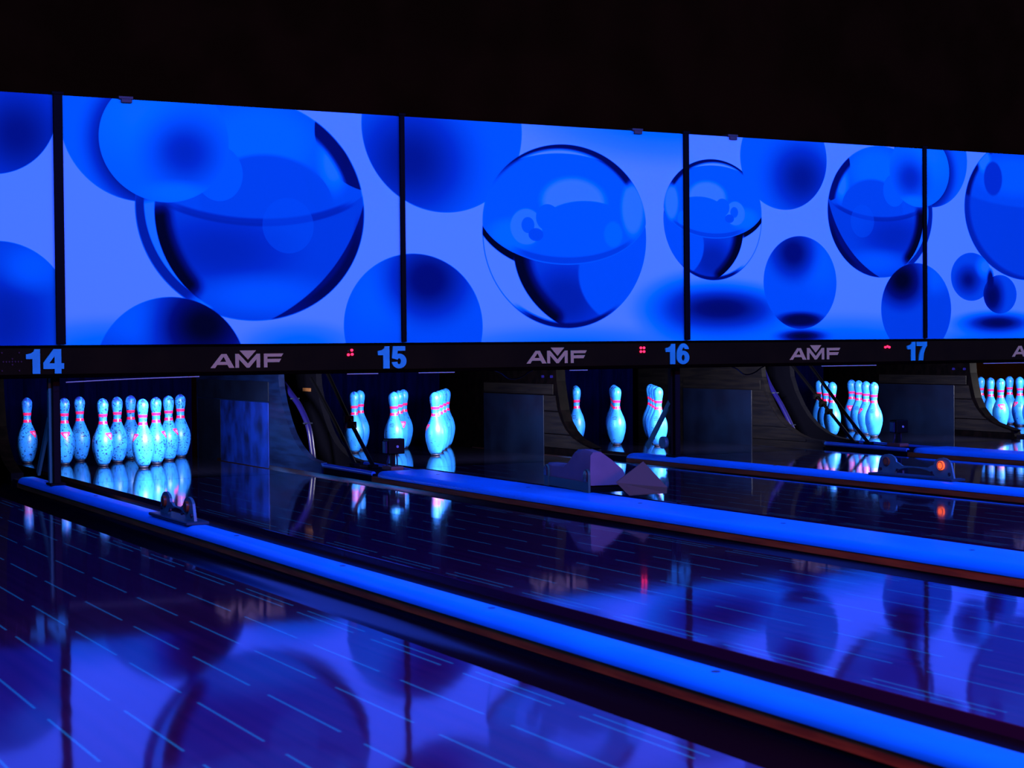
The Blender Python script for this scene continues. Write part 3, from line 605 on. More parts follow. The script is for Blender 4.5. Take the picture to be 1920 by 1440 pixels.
for i, bx in enumerate(BND):
    wide = i in (1, 3)
    t = thing('kickback_wall', KW_LABEL[i], 'kickback wall', (bx,0,0), group='kickback walls')
    if wide:
        x0 = -0.1275
        bm = bmesh.new(); plate(bm, x0, x0+0.035, F_WIDE); link('side_plate', bm, 'kick_plate' if i == 1 else 'kick_wood', t)
        fr2 = [(y-0.02,z) for y,z in F_WIDE]
        bm = bmesh.new(); plate(bm, 0.0925, 0.1275, fr2); link('side_plate', bm, 'pit', t)
        bm = bmesh.new(); box(bm, x0+0.036, 0.0915, 0.10, 1.43, -0.09, 1.07); link('core_block', bm, 'pit', t)
        xs = x0
    else:
        xs = -0.031
        bm = bmesh.new(); plate(bm, -0.031, 0.031, F_NARR); link('side_plate', bm, 'kick_edge', t)
    if i == 0: continue
    # protective panel and planks on the face seen from the left
    def slab(name, y0, y1, z0, z1, m, th=0.006, lab=None):
        bm = bmesh.new(); box(bm, xs-th, xs-0.0004, y0, y1, z0, z1, 0.0015, seg=1)
        o = link(name, bm, m, t)
        if lab: o['label'] = lab
    if i == 1:
        slab('kick_panel', 0.085, 0.945, -0.05, 0.338, 'kick_blue_light', lab='scuffed panel with blue light in its colour')
        slab('plank', 0.085, 1.40, 0.345, 0.46, 'kick_dark', 0.004)
        slab('plank', 0.955, 1.40, -0.05, 0.338, 'kick_dark', 0.004)
    else:
        yb = 0.84
        slab('kick_panel', 0.025, yb, -0.05, 0.345, 'kick_dark', lab='dark blue panel')
        slab('plank', -0.095 if not wide else -0.07, yb, 0.351, 0.415, 'kick_wood', 0.005)
        fr = F_NARR if not wide else F_WIDE
        def yf(z):
            for (ya,za),(yb_,zb) in zip(fr, fr[1:]):
                if zb <= z <= za and za != zb: return ya + (yb_-ya)*(z-za)/(zb-za)
            return -0.6
        zs = [0.024,0.106,0.109,0.246,0.249,0.346]
        for a, b_ in zip(zs[::2], zs[1::2]):
            bm = bmesh.new(); n = 6
            zz = [a + 0.002 + (b_-a-0.004)*k/n for k in range(n+1)]
            prism(bm, [(0.018,zz[0])] + [(yf(z)+0.022 if z > 0.05 else max(yf(z)+0.022,-0.55), z) for z in zz] + [(0.018,zz[-1])], 'x', xs-0.005, xs-0.0004)
            link('plank', bm, 'kick_wood', t)
    if not wide:
        # rubber strip bent over the curved front edge
        bm = bmesh.new(); pts = [(y-0.004,z) for y,z in F_NARR[1:10]]; outp = [(y-0.018 if z > 0.2 else y-0.012,z-0.001 if z>0.06 else z+0.004) for y,z in F_NARR[1:10]]
        prism(bm, pts + outp[::-1], 'x', -0.032, 0.032); link('edge_strip', bm, 'kick_edge', t)
        for k in range(2):
            bm = bmesh.new(); disc(bm, (xs-0.006, 0.03-0.11*k, 0.462), (1,0,0), 0.009, 0.012, 10); link('bolt', bm, 'tube', t)
    else:
        # violet hose along the front edge of the plate, with clips
        path = smooth_path([(0.03,0.20,0.55),(0.03,0.105,0.491),(0.03,-0.085,0.396),(0.03,-0.235,0.320),(0.03,-0.364,0.209),(0.03,-0.416,0.081),(0.03,-0.43,0.03)] if i == 1 else
                           [(-0.06,0.05,0.56),(-0.06,0.0,0.492),(-0.065,-0.085,0.379),(-0.068,-0.215,0.248),(-0.07,-0.335,0.100),(-0.07,-0.35,0.06)], 5)
        path = [Vector((p.x-0.09 if i == 1 else p.x, p.y, p.z)) for p in path]
        bm = bmesh.new(); tube(bm, path, 0.016, 10); o = link('hose', bm, 'tube', t, smooth=True); o['label'] = 'violet hose'
        for k in (12, 19):
            bm = bmesh.new(); p = path[min(k,len(path)-1)]
            box(bm, p.x-0.024, p.x+0.024, p.y-0.020, p.y+0.006, p.z-0.004, p.z+0.004, 0.001, seg=1); link('hose_clip', bm, 'steel', t)
        if i == 1:
            bm = bmesh.new(); box(bm, 0.086, 0.0924, -0.02, 0.10, 0.400, 0.420, 0.001, seg=1); o = link('tag', bm, 'tag', t); o['label'] = 'small orange brown tag'

# ------------------------------------------------------------------ pits: curtains, sweep bars, lamps
PITN = ['', 'leftmost scuffed pin rack', 'pins crossed by one slanted rod', 'pins beside the post with a roller', 'pins crossed by two slanted rods', 'rightmost pins']
for i, cx in enumerate(LC):
    bm = bmesh.new(); n = 60; prev = None; x0, x1 = -0.745, 0.745
    rows = [(-0.10,),(1.07,)]
    cols = []
    for k in range(n+1):
        x = x0 + (x1-x0)*k/n; y = 1.50 + 0.018*math.sin(k*0.9) + 0.008*math.sin(k*2.3)
        cols.append([bm.verts.new((x,y,-0.12)), bm.verts.new((x,y-0.006,0.5)), bm.verts.new((x,y,1.07)), bm.verts.new((x,y+0.012,1.07)), bm.verts.new((x,y+0.006,0.5)), bm.verts.new((x,y+0.012,-0.12))])
    for A, B in zip(cols, cols[1:]):
        for k in range(6): bm.faces.new((A[k],B[k],B[(k+1)%6],A[(k+1)%6]))
    bm.faces.new(cols[0]); bm.faces.new(cols[-1][::-1])
    if i > 0:
        o = link('pit_curtain', bm, 'curtain', loc=(cx,0,0), smooth=True)
        o['label'] = 'dark navy curtain hanging behind the ' + PITN[i]; o['category'] = 'curtain'; o['group'] = 'pit curtains'
        area('pin_lamp', (cx+0.12,-0.68,0.50), (cx,0.35,0.16), 0.5, 0.06, 60.0, (1.0,0.98,1.0))
for i, lab in ((2,'thin looped cable hanging above the pins under the number fifteen'), (3,'thin looped cable hanging above the pins left of the number sixteen')):
    bm = bmesh.new()
    tube(bm, smooth_path([(LC[i]-0.17,-0.9,1.099),(LC[i]-0.12,-0.9,0.60),(LC[i]-0.02,-0.9,0.50),(LC[i]+0.05,-0.9,0.468),(LC[i]+0.14,-0.9,0.50),(LC[i]+0.22,-0.9,0.60),(LC[i]+0.25,-0.9,1.099)],6), 0.004, 8)
    o = link('cable', bm, 'steel', smooth=True); o['label'] = lab; o['category'] = 'cable'

# thin guard rods rising from the wide dividers
RODB1 = [(0.93,-1.03,0.031),(0.93,-0.936,0.100),(0.93,-0.70,0.275),(0.93,-0.485,0.449),(0.93,-0.30,0.60)]
RODB2 = [(0.90,-0.855,0.031),(0.90,-0.621,0.216),(0.90,-0.431,0.350),(0.90,-0.24,0.48)]
RODD1 = [(4.30,-0.83,0.031),(4.30,-0.515,0.274),(4.30,-0.235,0.492),(4.30,-0.12,0.58)]
RODD2 = [(4.30,-0.97,0.031),(4.30,-0.759,0.198),(4.30,-0.527,0.398),(4.30,-0.34,0.56)]
def rod(label, pts, clip=None):
    t = thing('guard_rod', label, 'rod', pts[0], group='guard rods')
    p0 = Vector(pts[0]); bm = bmesh.new(); tube(bm, [Vector(p)-p0 for p in smooth_path(pts,4)], 0.011, 10); link('rod_shaft', bm, 'rod', t, smooth=True)
    bm = bmesh.new(); box(bm, -0.018, 0.018, -0.03, 0.03, -0.012, 0.006, 0.002, seg=1); link('foot', bm, 'rod', t)
    for c in clip or ():
        q = Vector(c)-p0; bm = bmesh.new(); box(bm, q.x-0.030, q.x+0.022, q.y-0.012, q.y+0.012, q.z-0.018, q.z+0.018, 0.003, seg=1); link('rod_clip', bm, 'rod', t)
rod('black slanted guard rod with clip crossing the pins left of number fifteen', RODB1, [(0.93,-0.755,0.235),(0.93,-0.715,0.265)])
rod('black slanted guard rod without clip, just left of the pins below number fifteen', RODB2)
rod('black slanted guard rod with three clips, over the left pins near number seventeen', RODD1, [(4.30,-0.53,0.262),(4.30,-0.47,0.309),(4.30,-0.59,0.215)])
rod('black slanted guard rod without clips, crossing the pins left of number seventeen', RODD2)

# ------------------------------------------------------------------ masking units: fascia with number, emblem and indicator, printed sheet above
def curve_mesh(polys, depth):
    cu = bpy.data.curves.new('outline', 'CURVE'); cu.dimensions = '2D'; cu.fill_mode = 'BOTH'; cu.extrude = depth/2
    for p in polys:
        s = cu.splines.new('POLY'); s.points.add(len(p)-1); s.use_cyclic_u = True
        for q, (x,y) in zip(s.points, p): q.co = (x,y,0,1)
    o = bpy.data.objects.new('outline', cu); C.objects.link(o)
    dg = bpy.context.evaluated_depsgraph_get(); dg.update()
    me = bpy.data.meshes.new_from_object(o.evaluated_get(dg))
    C.objects.unlink(o); bpy.data.objects.remove(o); bpy.data.curves.remove(cu)
    return me
def arc(cx, cy, rx, ry, a0, a1, n=14):
    return [(cx+rx*math.cos(math.radians(a0+(a1-a0)*k/n)), cy+ry*math.sin(math.radians(a0+(a1-a0)*k/n))) for k in range(n+1)]
DIG = {
 '1': [[(0.28,0),(0.62,0),(0.62,1),(0.38,1),(0.33,0.90),(0.22,0.83),(0.0,0.79),(0.0,0.60),(0.28,0.60)]],
 '4': [[(0.50,0),(0.80,0),(0.80,0.19),(0.92,0.19),(0.92,0.42),(0.80,0.42),(0.80,1),(0.46,1),(0.0,0.44),(0.0,0.19),(0.50,0.19)], [(0.26,0.42),(0.50,0.42),(0.50,0.71)]],
 '7': [[(0,0.77),(0,1),(0.80,1),(0.80,0.79),(0.66,0.62),(0.55,0.38),(0.50,0),(0.15,0),(0.20,0.28),(0.30,0.53),(0.46,0.77)]],
 '5': [[(0.10,1),(0.76,1),(0.76,0.79),(0.35,0.79),(0.33,0.63)] + arc(0.42,0.33,0.40,0.335,105,-172,22) + [(0.34,0.30)] + arc(0.42,0.32,0.10,0.135,-165,150,14) + [(0.03,0.46)]],
 '6': [arc(0.41,0.32,0.41,0.33,180,360,16) + arc(0.41,0.32,0.41,0.34,0,95,10) + [(0.34,0.60),(0.36,0.72)] + arc(0.44,0.72,0.07,0.10,170,10,6) + [(0.80,0.735)] + arc(0.44,0.62,0.37,0.40,20,125,10) + arc(0.44,0.50,0.44,0.45,140,178,6), arc(0.42,0.31,0.105,0.15,0,345,16)],
}
LOGO = {
 'A': [[(0,0),(83,100),(122,100),(180,0),(140,0),(127,22),(52,22),(35,0)], [(72,44),(100,80),(118,44)]],
 'M': [[(186,0),(186,100),(214,100),(281,30),(348,100),(374,100),(374,0),(346,0),(346,60),(292,0),(270,0),(214,60),(214,0)]],
 'V': [[(219,124),(344,124),(281,58)]],
 'F': [[(402,0),(402,100),(552,100),(536,77),(429,77),(429,62),(535,62),(520,37),(429,37),(429,0)]],
}
DM = {k: curve_mesh([[(x*0.100, y*0.110) for x,y in p] for p in v], 0.008) for k, v in DIG.items()}
DW = {'1':0.062,'4':0.092,'5':0.082,'6':0.082,'7':0.080}
LM = {k: curve_mesh([[(x*0.000658, y*0.00066) for x,y in p] for p in v], 0.003) for k, v in LOGO.items()}
for k, me in DM.items(): me.materials.append(MT['digit'])
for k, me in LM.items(): me.materials.append(MT['logo'])
def inst(name, me, parent, loc, rot=(0,0,0)):
    o = bpy.data.objects.new(name, me); C.objects.link(o); o.parent = parent; o.location = loc; o.rotation_euler = rot; return o
BAYX = [(-2.49,BND[0]),(BND[0],BND[1]),(BND[1],BND[2]),(BND[2],BND[3]),(BND[3],5.96)]
NUMS = ['14','15','16','17',None]
FL = ['dark fascia board at the left edge bearing the blue number fourteen', 'dark fascia board with a four dot red light and the blue number fifteen',
      'dark fascia board with a square red light and the blue number sixteen', 'dark fascia board with a flat red light and the blue number seventeen', 'dark fascia board at the right edge, cut off lettering on it']
SL = ['printed sheet of dark spheres cut off by the left edge', 'printed sheet with the largest glass sphere behind a matt ball',
      'printed sheet with the mushroom shaped glass sphere right of centre', 'printed sheet with an egg shaped ball between two glass spheres', 'printed sheet cut off by the right edge, small drop shapes on it']
def led_cross(t, x, z, pat):
    for a, b_, on in pat:
        bm = bmesh.new(); disc(bm, (x+a, -0.003, z+b_), (0,1,0), 0.0068 if on else 0.004, 0.006, 10)
        o = link('indicator_light', bm, 'led_on' if on else 'led_off', t)
        if on: o['label'] = 'lit red indicator light'
for i, (xa, xb) in enumerate(BAYX):
    t = thing('fascia_board', FL[i], 'fascia', (xa, YM, 0), group='fascia boards')
    W = xb-xa
    bm = bmesh.new(); box(bm, 0.001, W-0.001, 0.0, 0.07, 0.540, 0.660, 0.003, seg=1); link('board', bm, 'fascia', t)
    bm = bmesh.new(); box(bm, 0.001, W-0.001, 0.004, 0.076, 0.524, 0.5395, 0.004, seg=1); link('lower_lip', bm, 'fascia_edge', t)
    bm = bmesh.new(); box(bm, 0.001, W-0.001, 0.006, 0.072, 0.6605, 0.6715, 0.002, seg=1); link('upper_ledge', bm, 'fascia_edge', t)
    if i > 0:
        # pale wire clipped under the lip, sagging at its left end in the first bay
        bm = bmesh.new()
        bm.free()
        for x0, x1, sag in {1:[(0.02,0.64,0.016),(1.385,1.55,0.0)], 2:[(0.08,0.28,0.0),(0.95,1.06,0.0)], 3:[(0.92,1.32,0.0)], 4:[(0.46,0.82,0.0)]}[i]:
            bm = bmesh.new(); z = 0.5207
            tube(bm, smooth_path([(x0,-0.003,z-sag),(x0+(x1-x0)*0.45,-0.003,z-sag*0.4),(x1,-0.003,z)],6), 0.0026, 8)
            o = link('lip_wire', bm, 'wire', t, smooth=True); o['label'] = 'thin pale wire'
    if NUMS[i]:
        a, b_ = NUMS[i]; x = W + 0.012 - DW[b_]
        inst('digit', DM[b_], t, (x, -0.0045, 0.545), (PI/2,0,0))
        inst('digit', DM[a], t, (x - 0.010 - DW[a] - (0.004 if b_=='4' else 0.0), -0.0045, 0.545), (PI/2,0,0))
        ix, iz = W-0.287, 0.625
        if i == 0:
            led_cross(t, W-0.215, 0.600, [(dx*0.013,0,0) for dx in range(-3,4)] + [(0,0.013,0),(0,-0.013,0),(-0.045,0.04,0),(0.03,0.04,0),(-0.045,-0.04,0),(0.03,-0.04,0)])
        elif i == 1: led_cross(t, ix, iz, [(-0.010,-0.010,1),(0.008,0.012,1),(0.010,-0.008,1),(-0.012,0.008,0)])
        elif i == 2: led_cross(t, ix, iz, [(-0.010,0.010,1),(0.010,0.010,1),(-0.010,-0.010,1),(0.010,-0.010,1)])
        else: led_cross(t, ix, iz, [(-0.014,0.0,1),(0.002,0.004,1),(0.016,0.0,1)])
    if i > 0:
        for k, nm in (('A','letter'),('M','letter'),('V','triangle_mark'),('F','letter')):
            inst(nm, LM[k], t, (0.694, -0.002, 0.559), (PI/2,0,0))
    # printed sheet, lit by the troughs
    s = thing('masking_panel', SL[i], 'panel', (xa, YM, 0.672), group='printed masking panels')
    bm = bmesh.new(); box(bm, 0.0, W, 0.0, 0.02, 0.0, 1.121); link('printed_sheet', bm, art_mat(i), s)
    for cxp in ([0.31] if i in (1,3) else [W-0.31]):
        bm = bmesh.new(); box(bm, cxp-0.034, cxp+0.034, -0.012, 0.05, 1.120, 1.134, 0.002, seg=1); box(bm, cxp-0.022, cxp+0.028, -0.012, -0.003, 1.104, 1.122, 0.002, seg=1); link('clip', bm, 'clip', s)
DSL = ['thick black joint strip, leftmost of the four', 'thin black joint strip left of the mushroom shaped sphere', 'black joint strip cutting the small mushroom shaped sphere', 'thin black joint strip, rightmost of the four']
for i in range(4):
    w_ = 0.042 if i in (0,2) else 0.026
    if i == 2: w_ = 0.034
    t = thing('joint_strip', DSL[i], 'strip', (BND[i]+(0.0), YM, 0.672), group='black joint strips')
    bm = bmesh.new(); box(bm, -w_/2, w_/2, -0.014, -0.001, 0.004, 1.128, 0.002, seg=1); link('strip_profile', bm, 'strip', t)
    bm = bmesh.new(); box(bm, -w_/2-0.006, w_/2+0.006, -0.017, 0.012, 1.122, 1.136, 0.002, seg=1); link('end_cap', bm, 'strip', t)

# ------------------------------------------------------------------ black posts with slanted braces under the narrow joints
for i, lab in ((0,'black post with slanted brace under the number fourteen'), (2,'black post with slanted brace and roller under the number sixteen')):
    t = thing('support_post', lab, 'post', (BND[i], -1.405, 0.036), group='support posts')
    z1 = 0.523-0.036
    bm = bmesh.new(); box(bm, -0.020, 0.014, -0.020, 0.025, 0.0, z1+0.05, 0.003, seg=1); link('post_shaft', bm, 'post', t)
    bm = bmesh.new(); box(bm, -0.034, -0.0205, 0.0, 0.03, 0.0, z1+0.02, 0.002, seg=1); link('side_strap', bm, 'brace' if i == 0 else 'post', t)
    bm = bmesh.new(); box(bm, -0.040, 0.030, -0.045, 0.05, 0.0, 0.010, 0.002, seg=1); link('foot_plate', bm, 'post', t)
    bm = bmesh.new()
    d = Vector((0, 0.235, -0.262)); p0 = Vector((-0.028, 0.02, 0.30)); L_ = d.length
    rotM = Matrix.Translation(p0 + d/2) @ d.to_track_quat('Z','Y').to_matrix().to_4x4()
    box(bm, -0.007, 0.007, -0.016, 0.016, -L_/2, L_/2, 0.002, M=rotM, seg=1); link('brace', bm, 'brace', t)
    if i == 2:
        bm = bmesh.new(); disc(bm, (-0.045,0.06,0.075), (1,0,0), 0.034, 0.022, 18); o = link('roller', bm, 'bracket', t, smooth=True); o['label'] = 'brownish round roller'

# ------------------------------------------------------------------ small sensor boxes on the wide dividers
for x, y, lab in ((0.957,-1.22,'small black sensor box on a brown base before the second rack of pins'), (4.335,-1.20,'small black sensor box on a brown base right of the pins near seventeen')):
    t = thing('sensor_box', lab, 'sensor', (x,y,0.0182), 0.0, group='small sensor boxes')
    bm = bmesh.new(); box(bm, -0.036, 0.036, -0.06, 0.06, 0.0, 0.022, 0.005); o = link('base_block', bm, 'boxbase', t); o['label'] = 'brown base block'
    bm = bmesh.new(); box(bm, -0.036, 0.056, -0.03, 0.035, 0.084, 0.162, 0.004); link('housing', bm, 'box', t)
    bm = bmesh.new(); box(bm, -0.010, 0.010, -0.012, 0.012, 0.022, 0.085, 0.001, seg=1); link('stem', bm, 'box', t)
    for s in (-1,1):
        bm = bmesh.new(); tube(bm, [(s*0.022,0,0.085),(s*0.026,0,0.05),(s*0.03,0.01,0.022)], 0.004, 8); link('cable_lead', bm, 'steel', t)
    bm = bmesh.new(); disc(bm, (0.014,-0.031,0.122), (0,1,0), 0.007, 0.004, 12); link('lens', bm, 'lens', t)
    bm = bmesh.new(); box(bm, -0.048, -0.0365, -0.02, 0.02, 0.088, 0.150, 0.002, seg=1); link('side_flange', bm, 'steel', t)

# ------------------------------------------------------------------ two-eared ball detector brackets
def bracket(label, loc, rotz, L, H, lit, group):
    t = thing('detector_bracket', label, 'bracket', loc, rotz, group)
    # local: y from -L/2 (near) to L/2 (far), upright plate in the y-z plane
    prof = []
    e = 0.055
    yl, yr = L/2-0.075, -L/2+0.075
    prof += [(L/2-0.005,0.012),(L/2-0.010,0.03)]
    prof += [(yl+e*math.cos(a), H-0.034+0.034*math.sin(a)) for a in [PI*k/8 for k in range(0,9)]]
    prof += [(yl-e-0.015,H*0.62),(yl-e-0.04,H*0.50)]
    prof += [(yr+e+0.04,H*0.50),(yr+e+0.015,H*0.62)]
    prof += [(yr+e*math.cos(a), H-0.034+0.034*math.sin(a)) for a in [PI*k/8 for k in range(0,9)]]
    prof += [(-L/2+0.010,0.03),(-L/2+0.005,0.012)]
    hw = 0.26*L
    prof += [(-hw-0.012,0.012)] + [(hw*math.cos(a), 0.012+H*0.34*math.sin(a)) for a in [PI - PI*k/10 for k in range(0,11)]] + [(hw+0.012,0.012)]
    bm = bmesh.new(); prism(bm, prof, 'x', -0.005, 0.005)
    link('upright_plate', bm, 'bracket', t)
    bm = bmesh.new(); box(bm, -0.042, 0.042, -L/2-0.02, L/2+0.02, 0.0, 0.0118, 0.003, seg=1); link('base_plate', bm, 'bracket_base', t)
    for j, y in enumerate((yl, yr)):
        for s in (-1, 1):
            on = lit and j == 1 and s == -1
            bm = bmesh.new(); disc(bm, (s*0.0105, y+0.004, H-0.034), (1,0,0), 0.020, 0.010, 20)
            o = link('lens', bm, 'amber_on' if on else 'amber', t, smooth=True)
            o['label'] = 'lit orange lens' if on else 'brown amber lens'
            bm = bmesh.new(); tube(bm, [(s*0.0155, y+0.004+0.0165*math.cos(a), H-0.034+0.0165*math.sin(a)) for a in [2*PI*k/16 for k in range(17)]], 0.002, 6, caps=False); link('lens_ring', bm, 'rubber', o)
            bpy.context.view_layer.update()
    for y in (L/2-0.03, -L/2+0.03, L/2-0.14, -L/2+0.14):
        bm = bmesh.new(); disc(bm, (-0.0075, y, 0.030), (1,0,0), 0.007, 0.006, 10); link('bolt', bm, 'rubber', t)
bracket('blue grey eared bracket with brown lenses on the nearest divider cap', (BND[0]-0.006,-3.27,0.036), 0.0, 0.42, 0.092, False, 'detector brackets')
bracket('blue grey eared bracket with one lit orange lens on the far divider cap', (BND[2]+0.025,-3.30,0.036), 0.03, 0.50, 0.100, True, 'detector brackets')

# ------------------------------------------------------------------ moulded cover with slots and a tilted flap on the wide divider
t = thing('moulded_sensor_cover', 'pale humped sensor cover with two dark slots and a tilted flap on the wide cap', 'sensor cover', (0.985,-3.15,0.036), -0.115)
# local frame: y runs back along the cap, x to the right, near end at y=0
def loft(bm, secs):
    rings = [[bm.verts.new(p) for p in s] for s in secs]; n = len(secs[0])
    for A, B in zip(rings, rings[1:]):
        for k in range(n): bm.faces.new((A[k],A[(k+1)%n],B[(k+1)%n],B[k]))
    bm.faces.new(rings[0][::-1]); bm.faces.new(rings[-1])
def sec(y, hl, hr, lean):
    return [(0.004,y,0.03),(0.002,y,hl*0.6),(0.003+lean*0.3,y,hl*0.92),(0.012+lean,y,hl),(0.05+lean*0.6,y,hl*1.0),(0.10,y,(hl+hr)*0.52),(0.152,y,hr),(0.160,y,hr*0.8),(0.158,y,0.03)]
bm = bmesh.new()
loft(bm, [sec(0.0,0.168,0.092,0.004), sec(0.09,0.176,0.094,0.006), sec(0.17,0.172,0.09,0.012), sec(0.235,0.122,0.085,0.006), sec(0.28,0.100,0.082,0.002), sec(0.40,0.096,0.08,0.0), sec(0.46,0.100,0.08,0.0), sec(0.488,0.082,0.068,0.008)])
link('cover_shell', bm, 'shell', t, smooth=True)
bm = bmesh.new(); box(bm, -0.004, 0.0015, 0.045, 0.43, 0.002, 0.042, 0.001, seg=1); o = link('lower_band', bm, 'shell_band', t); o['label'] = 'dark slate lower band'
bm = bmesh.new(); box(bm, 0.002, 0.158, 0.01, 0.48, 0.0, 0.029, 0.001, seg=1); link('base_frame', bm, 'box', t)
for y, h in ((0.022,0.098),(0.452,0.092)):
    bm = bmesh.new(); pts = [(y-0.024,0.0),(y+0.024,0.0),(y+0.024,h-0.024)] + [(y+0.024*math.cos(a),h-0.024+0.024*math.sin(a)) for a in [PI*k/8 for k in range(9)]]
    prism(bm, pts, 'x', -0.008, 0.002); link('slot_frame', bm, 'shell_band', t)
    bm = bmesh.new(); pts = [(y-0.016,0.045),(y+0.016,0.045),(y+0.016,h-0.022)] + [(y+0.016*math.cos(a),h-0.022+0.016*math.sin(a)) for a in [PI*k/8 for k in range(9)]]
    prism(bm, pts, 'x', -0.012, -0.0078); o = link('slot_lens', bm, 'slot', t); o['label'] = 'dark glossy slot lens'
# the flap: a stiff square sheet leaning on the near end, one corner up
bm = bmesh.new()
fl = [(0.085,-0.20,0.000),(0.045,-0.16,0.052),(0.205,-0.085,0.128),(0.300,-0.115,0.020),(0.270,-0.17,0.000)]
A = [bm.verts.new(Vector(p)+Vector((0,0,0.001))) for p in fl]; Bv = [bm.verts.new(Vector(p)+Vector((0.002,0.006,0.002))) for p in fl]
for k in range(5): bm.faces.new((A[k],A[(k+1)%5],Bv[(k+1)%5],Bv[k]))
bm.faces.new(A[::-1]); bm.faces.new(Bv)
o = link('flap', bm, 'flap', t); o['label'] = 'brown tilted flap'

# ------------------------------------------------------------------ pins
PROF = [(0.0,0.0258),(0.010,0.0295),(0.01905,0.0359),(0.038,0.0445),(0.05715,0.0496),(0.0857,0.0573),(0.1143,0.0605),(0.130,0.0600),(0.1492,0.0580),(0.167,0.0532),(0.1842,0.0470),(0.201,0.0392),(0.2191,0.0314),(0.229,0.0278),(0.2381,0.02496),(0.254,0.02282),(0.265,0.0230),(0.2762,0.02375),(0.2985,0.0266),(0.3207,0.03056),(0.333,0.0320),(0.3429,0.03235),(0.352,0.0316),(0.362,0.0283),(0.370,0.0227),(0.376,0.0155),(0.3797,0.0075),(0.381,0.0008)]
def prad(z):
    for (a,ra),(b_,rb) in zip(PROF, PROF[1:]):
        if a <= z <= b_: return ra + (rb-ra)*(z-a)/(b_-a)
    return 0.01
def body_mesh(name, m):
    bm = bmesh.new(); lathe(bm, [(r,z+0.0) for z,r in PROF if z > 0.009], 32)
    me = bpy.data.meshes.new(name); bmesh.ops.recalc_face_normals(bm, faces=bm.faces[:]); bm.to_mesh(me); bm.free()
    me.polygons.foreach_set('use_smooth', [True]*len(me.polygons)); me.materials.append(MT[m]); return me
def to_mesh(name, bm, m, smooth=True):
    me = bpy.data.meshes.new(name); bmesh.ops.recalc_face_normals(bm, faces=bm.faces[:]); bm.to_mesh(me); bm.free()
    if smooth: me.polygons.foreach_set('use_smooth', [True]*len(me.polygons))
    me.materials.append(MT[m]); return me
def band_mesh(z0, z1):
    bm = bmesh.new(); n = 4
    outp = [(prad(z0+(z1-z0)*k/n)+0.0007, z0+(z1-z0)*k/n) for k in range(n+1)]
    lathe(bm, outp, 32, cap=False); return to_mesh('neck_stripe', bm, 'stripe')
def patch_mesh(rows, m, off, name, cols=8):
    """print on the body: rows of (z, x_left, x_right) wrapped round the pin, facing -y"""
    bm = bmesh.new(); R = []
    for z, a, b_ in rows:
        r = prad(z)+off
        R.append([bm.verts.new((r*math.sin(x/r), -r*math.cos(x/r), z)) for x in [a+(b_-a)*k/cols for k in range(cols+1)]])
    for A, B in zip(R, R[1:]):
        for k in range(cols): bm.faces.new((A[k],A[k+1],B[k+1],B[k]))
    return to_mesh(name, bm, m)
B_WORN, B_NEW = body_mesh('pin_body', 'pin_worn'), body_mesh('pin_body', 'pin')
ST1, ST2 = band_mesh(0.2765,0.2925), band_mesh(0.236,0.252)
bm = bmesh.new(); lathe(bm, [(0.0245,0.0),(0.0262,0.002),(0.0288,0.0092)], 32); BASE = to_mesh('base_ring', bm, 'pinbase')
EMB = patch_mesh([(0.148,-0.002,0.002),(0.158,-0.010,0.010),(0.170,-0.020,0.020),(0.180,-0.028,0.028),(0.188,-0.024,0.024)], 'emblem', 0.0006, 'crown_print')
EMB2 = patch_mesh([(0.160,-0.003,0.003),(0.168,-0.010,0.010),(0.176,-0.013,0.013),(0.180,-0.010,0.010)], 'emblem_mid', 0.0011, 'crown_center', 4)
MARK = [patch_mesh([(z,-w_,w_),(z+0.0035,-w_,w_)], 'mark', 0.0006, 'dark_print', 6) for z, w_ in ((0.168,0.012),(0.178,0.016),(0.187,0.011))]
sp_ = 0.3048; rw = sp_*math.sqrt(3)/2
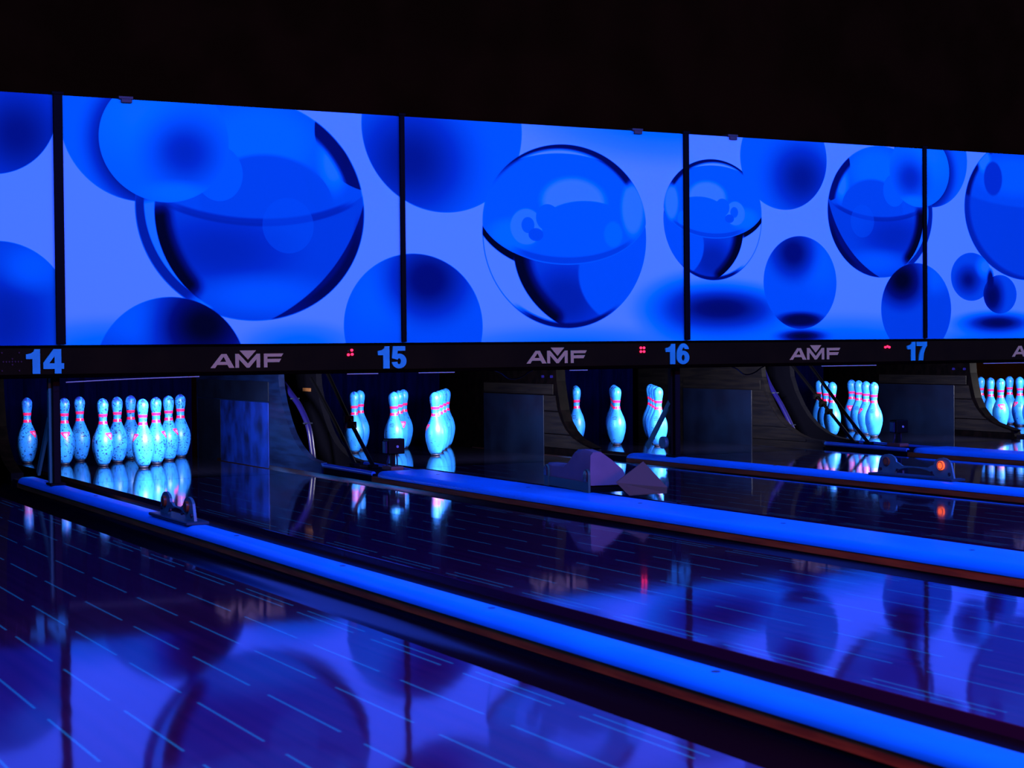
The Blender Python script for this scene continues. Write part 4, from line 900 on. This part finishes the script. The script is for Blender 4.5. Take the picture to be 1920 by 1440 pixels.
SPOT = {1:(0,0),2:(-sp_/2,rw),3:(sp_/2,rw),4:(-sp_,2*rw),5:(0,2*rw),6:(sp_,2*rw),7:(-1.5*sp_,3*rw),8:(-sp_/2,3*rw),9:(sp_/2,3*rw),10:(1.5*sp_,3*rw)}
ROWN = {1:'front pin alone at the head', 2:'left pin of the second row', 3:'right pin of the second row', 4:'left pin of the third row', 5:'middle pin of the third row',
        6:'right pin of the third row', 7:'leftmost pin of the back row', 8:'second pin of the back row', 9:'third pin of the back row', 10:'rightmost pin of the back row'}
RACKN = {1:'leftmost rack', 2:'rack below the number fifteen', 3:'rack left of the number sixteen post', 4:'rack left of the number seventeen', 5:'rack at the right edge'}
# which pins the photograph shows, and how many degrees each pin's crown print is turned from facing the camera (None: turned away, dark print in front)
TURN = {1:{1:-62,2:48,3:70,4:8,5:None,6:62,7:52,8:None,9:None,10:150},
        2:{1:-75,2:None,3:-40,4:-66,5:30,6:150,8:150,9:150,10:150},
        3:{1:None,2:None,3:150,4:None,5:150,6:150,8:150,9:150,10:150},
        4:{1:None,2:150,3:-60,5:150,6:None,9:150,10:-12},
        5:{2:8,3:0,5:150,6:-48,9:150,10:150}}
for li, pins in TURN.items():
    for k, tr in pins.items():
        px, py = SPOT[k]; X = LC[li]+px; Y = py
        view = math.atan2(-9.16-Y, -2.6-X)                 # towards the open end of the lane where one stands
        facing = view + PI/2                                # rotation that turns local -y that way
        marked = tr is None
        ang = facing + math.radians(190 if marked else tr)
        worn = li == 1
        lab = ('scuffed ' if worn else '') + ROWN[k] + ' in the ' + RACKN[li]
        t = thing('bowling_pin', lab, 'bowling pin', (X,Y,0), ang, 'bowling pins in racks')
        inst('pin_body', B_WORN if worn else B_NEW, t, (0,0,0)); inst('base_ring', BASE, t, (0,0,0))
        inst('neck_stripe', ST1, t, (0,0,0)); inst('neck_stripe', ST2, t, (0,0,0))
        if abs(tr or 0) < 100 and not marked:
            e = inst('crown_print', EMB, t, (0,0,0)); e['label'] = 'red crown shaped print'
            inst('crown_center', EMB2, e, (0,0,0))
        if marked:
            for me in MARK: inst('dark_print', me, t, (0,0,0), (0,0,math.radians(-205)))
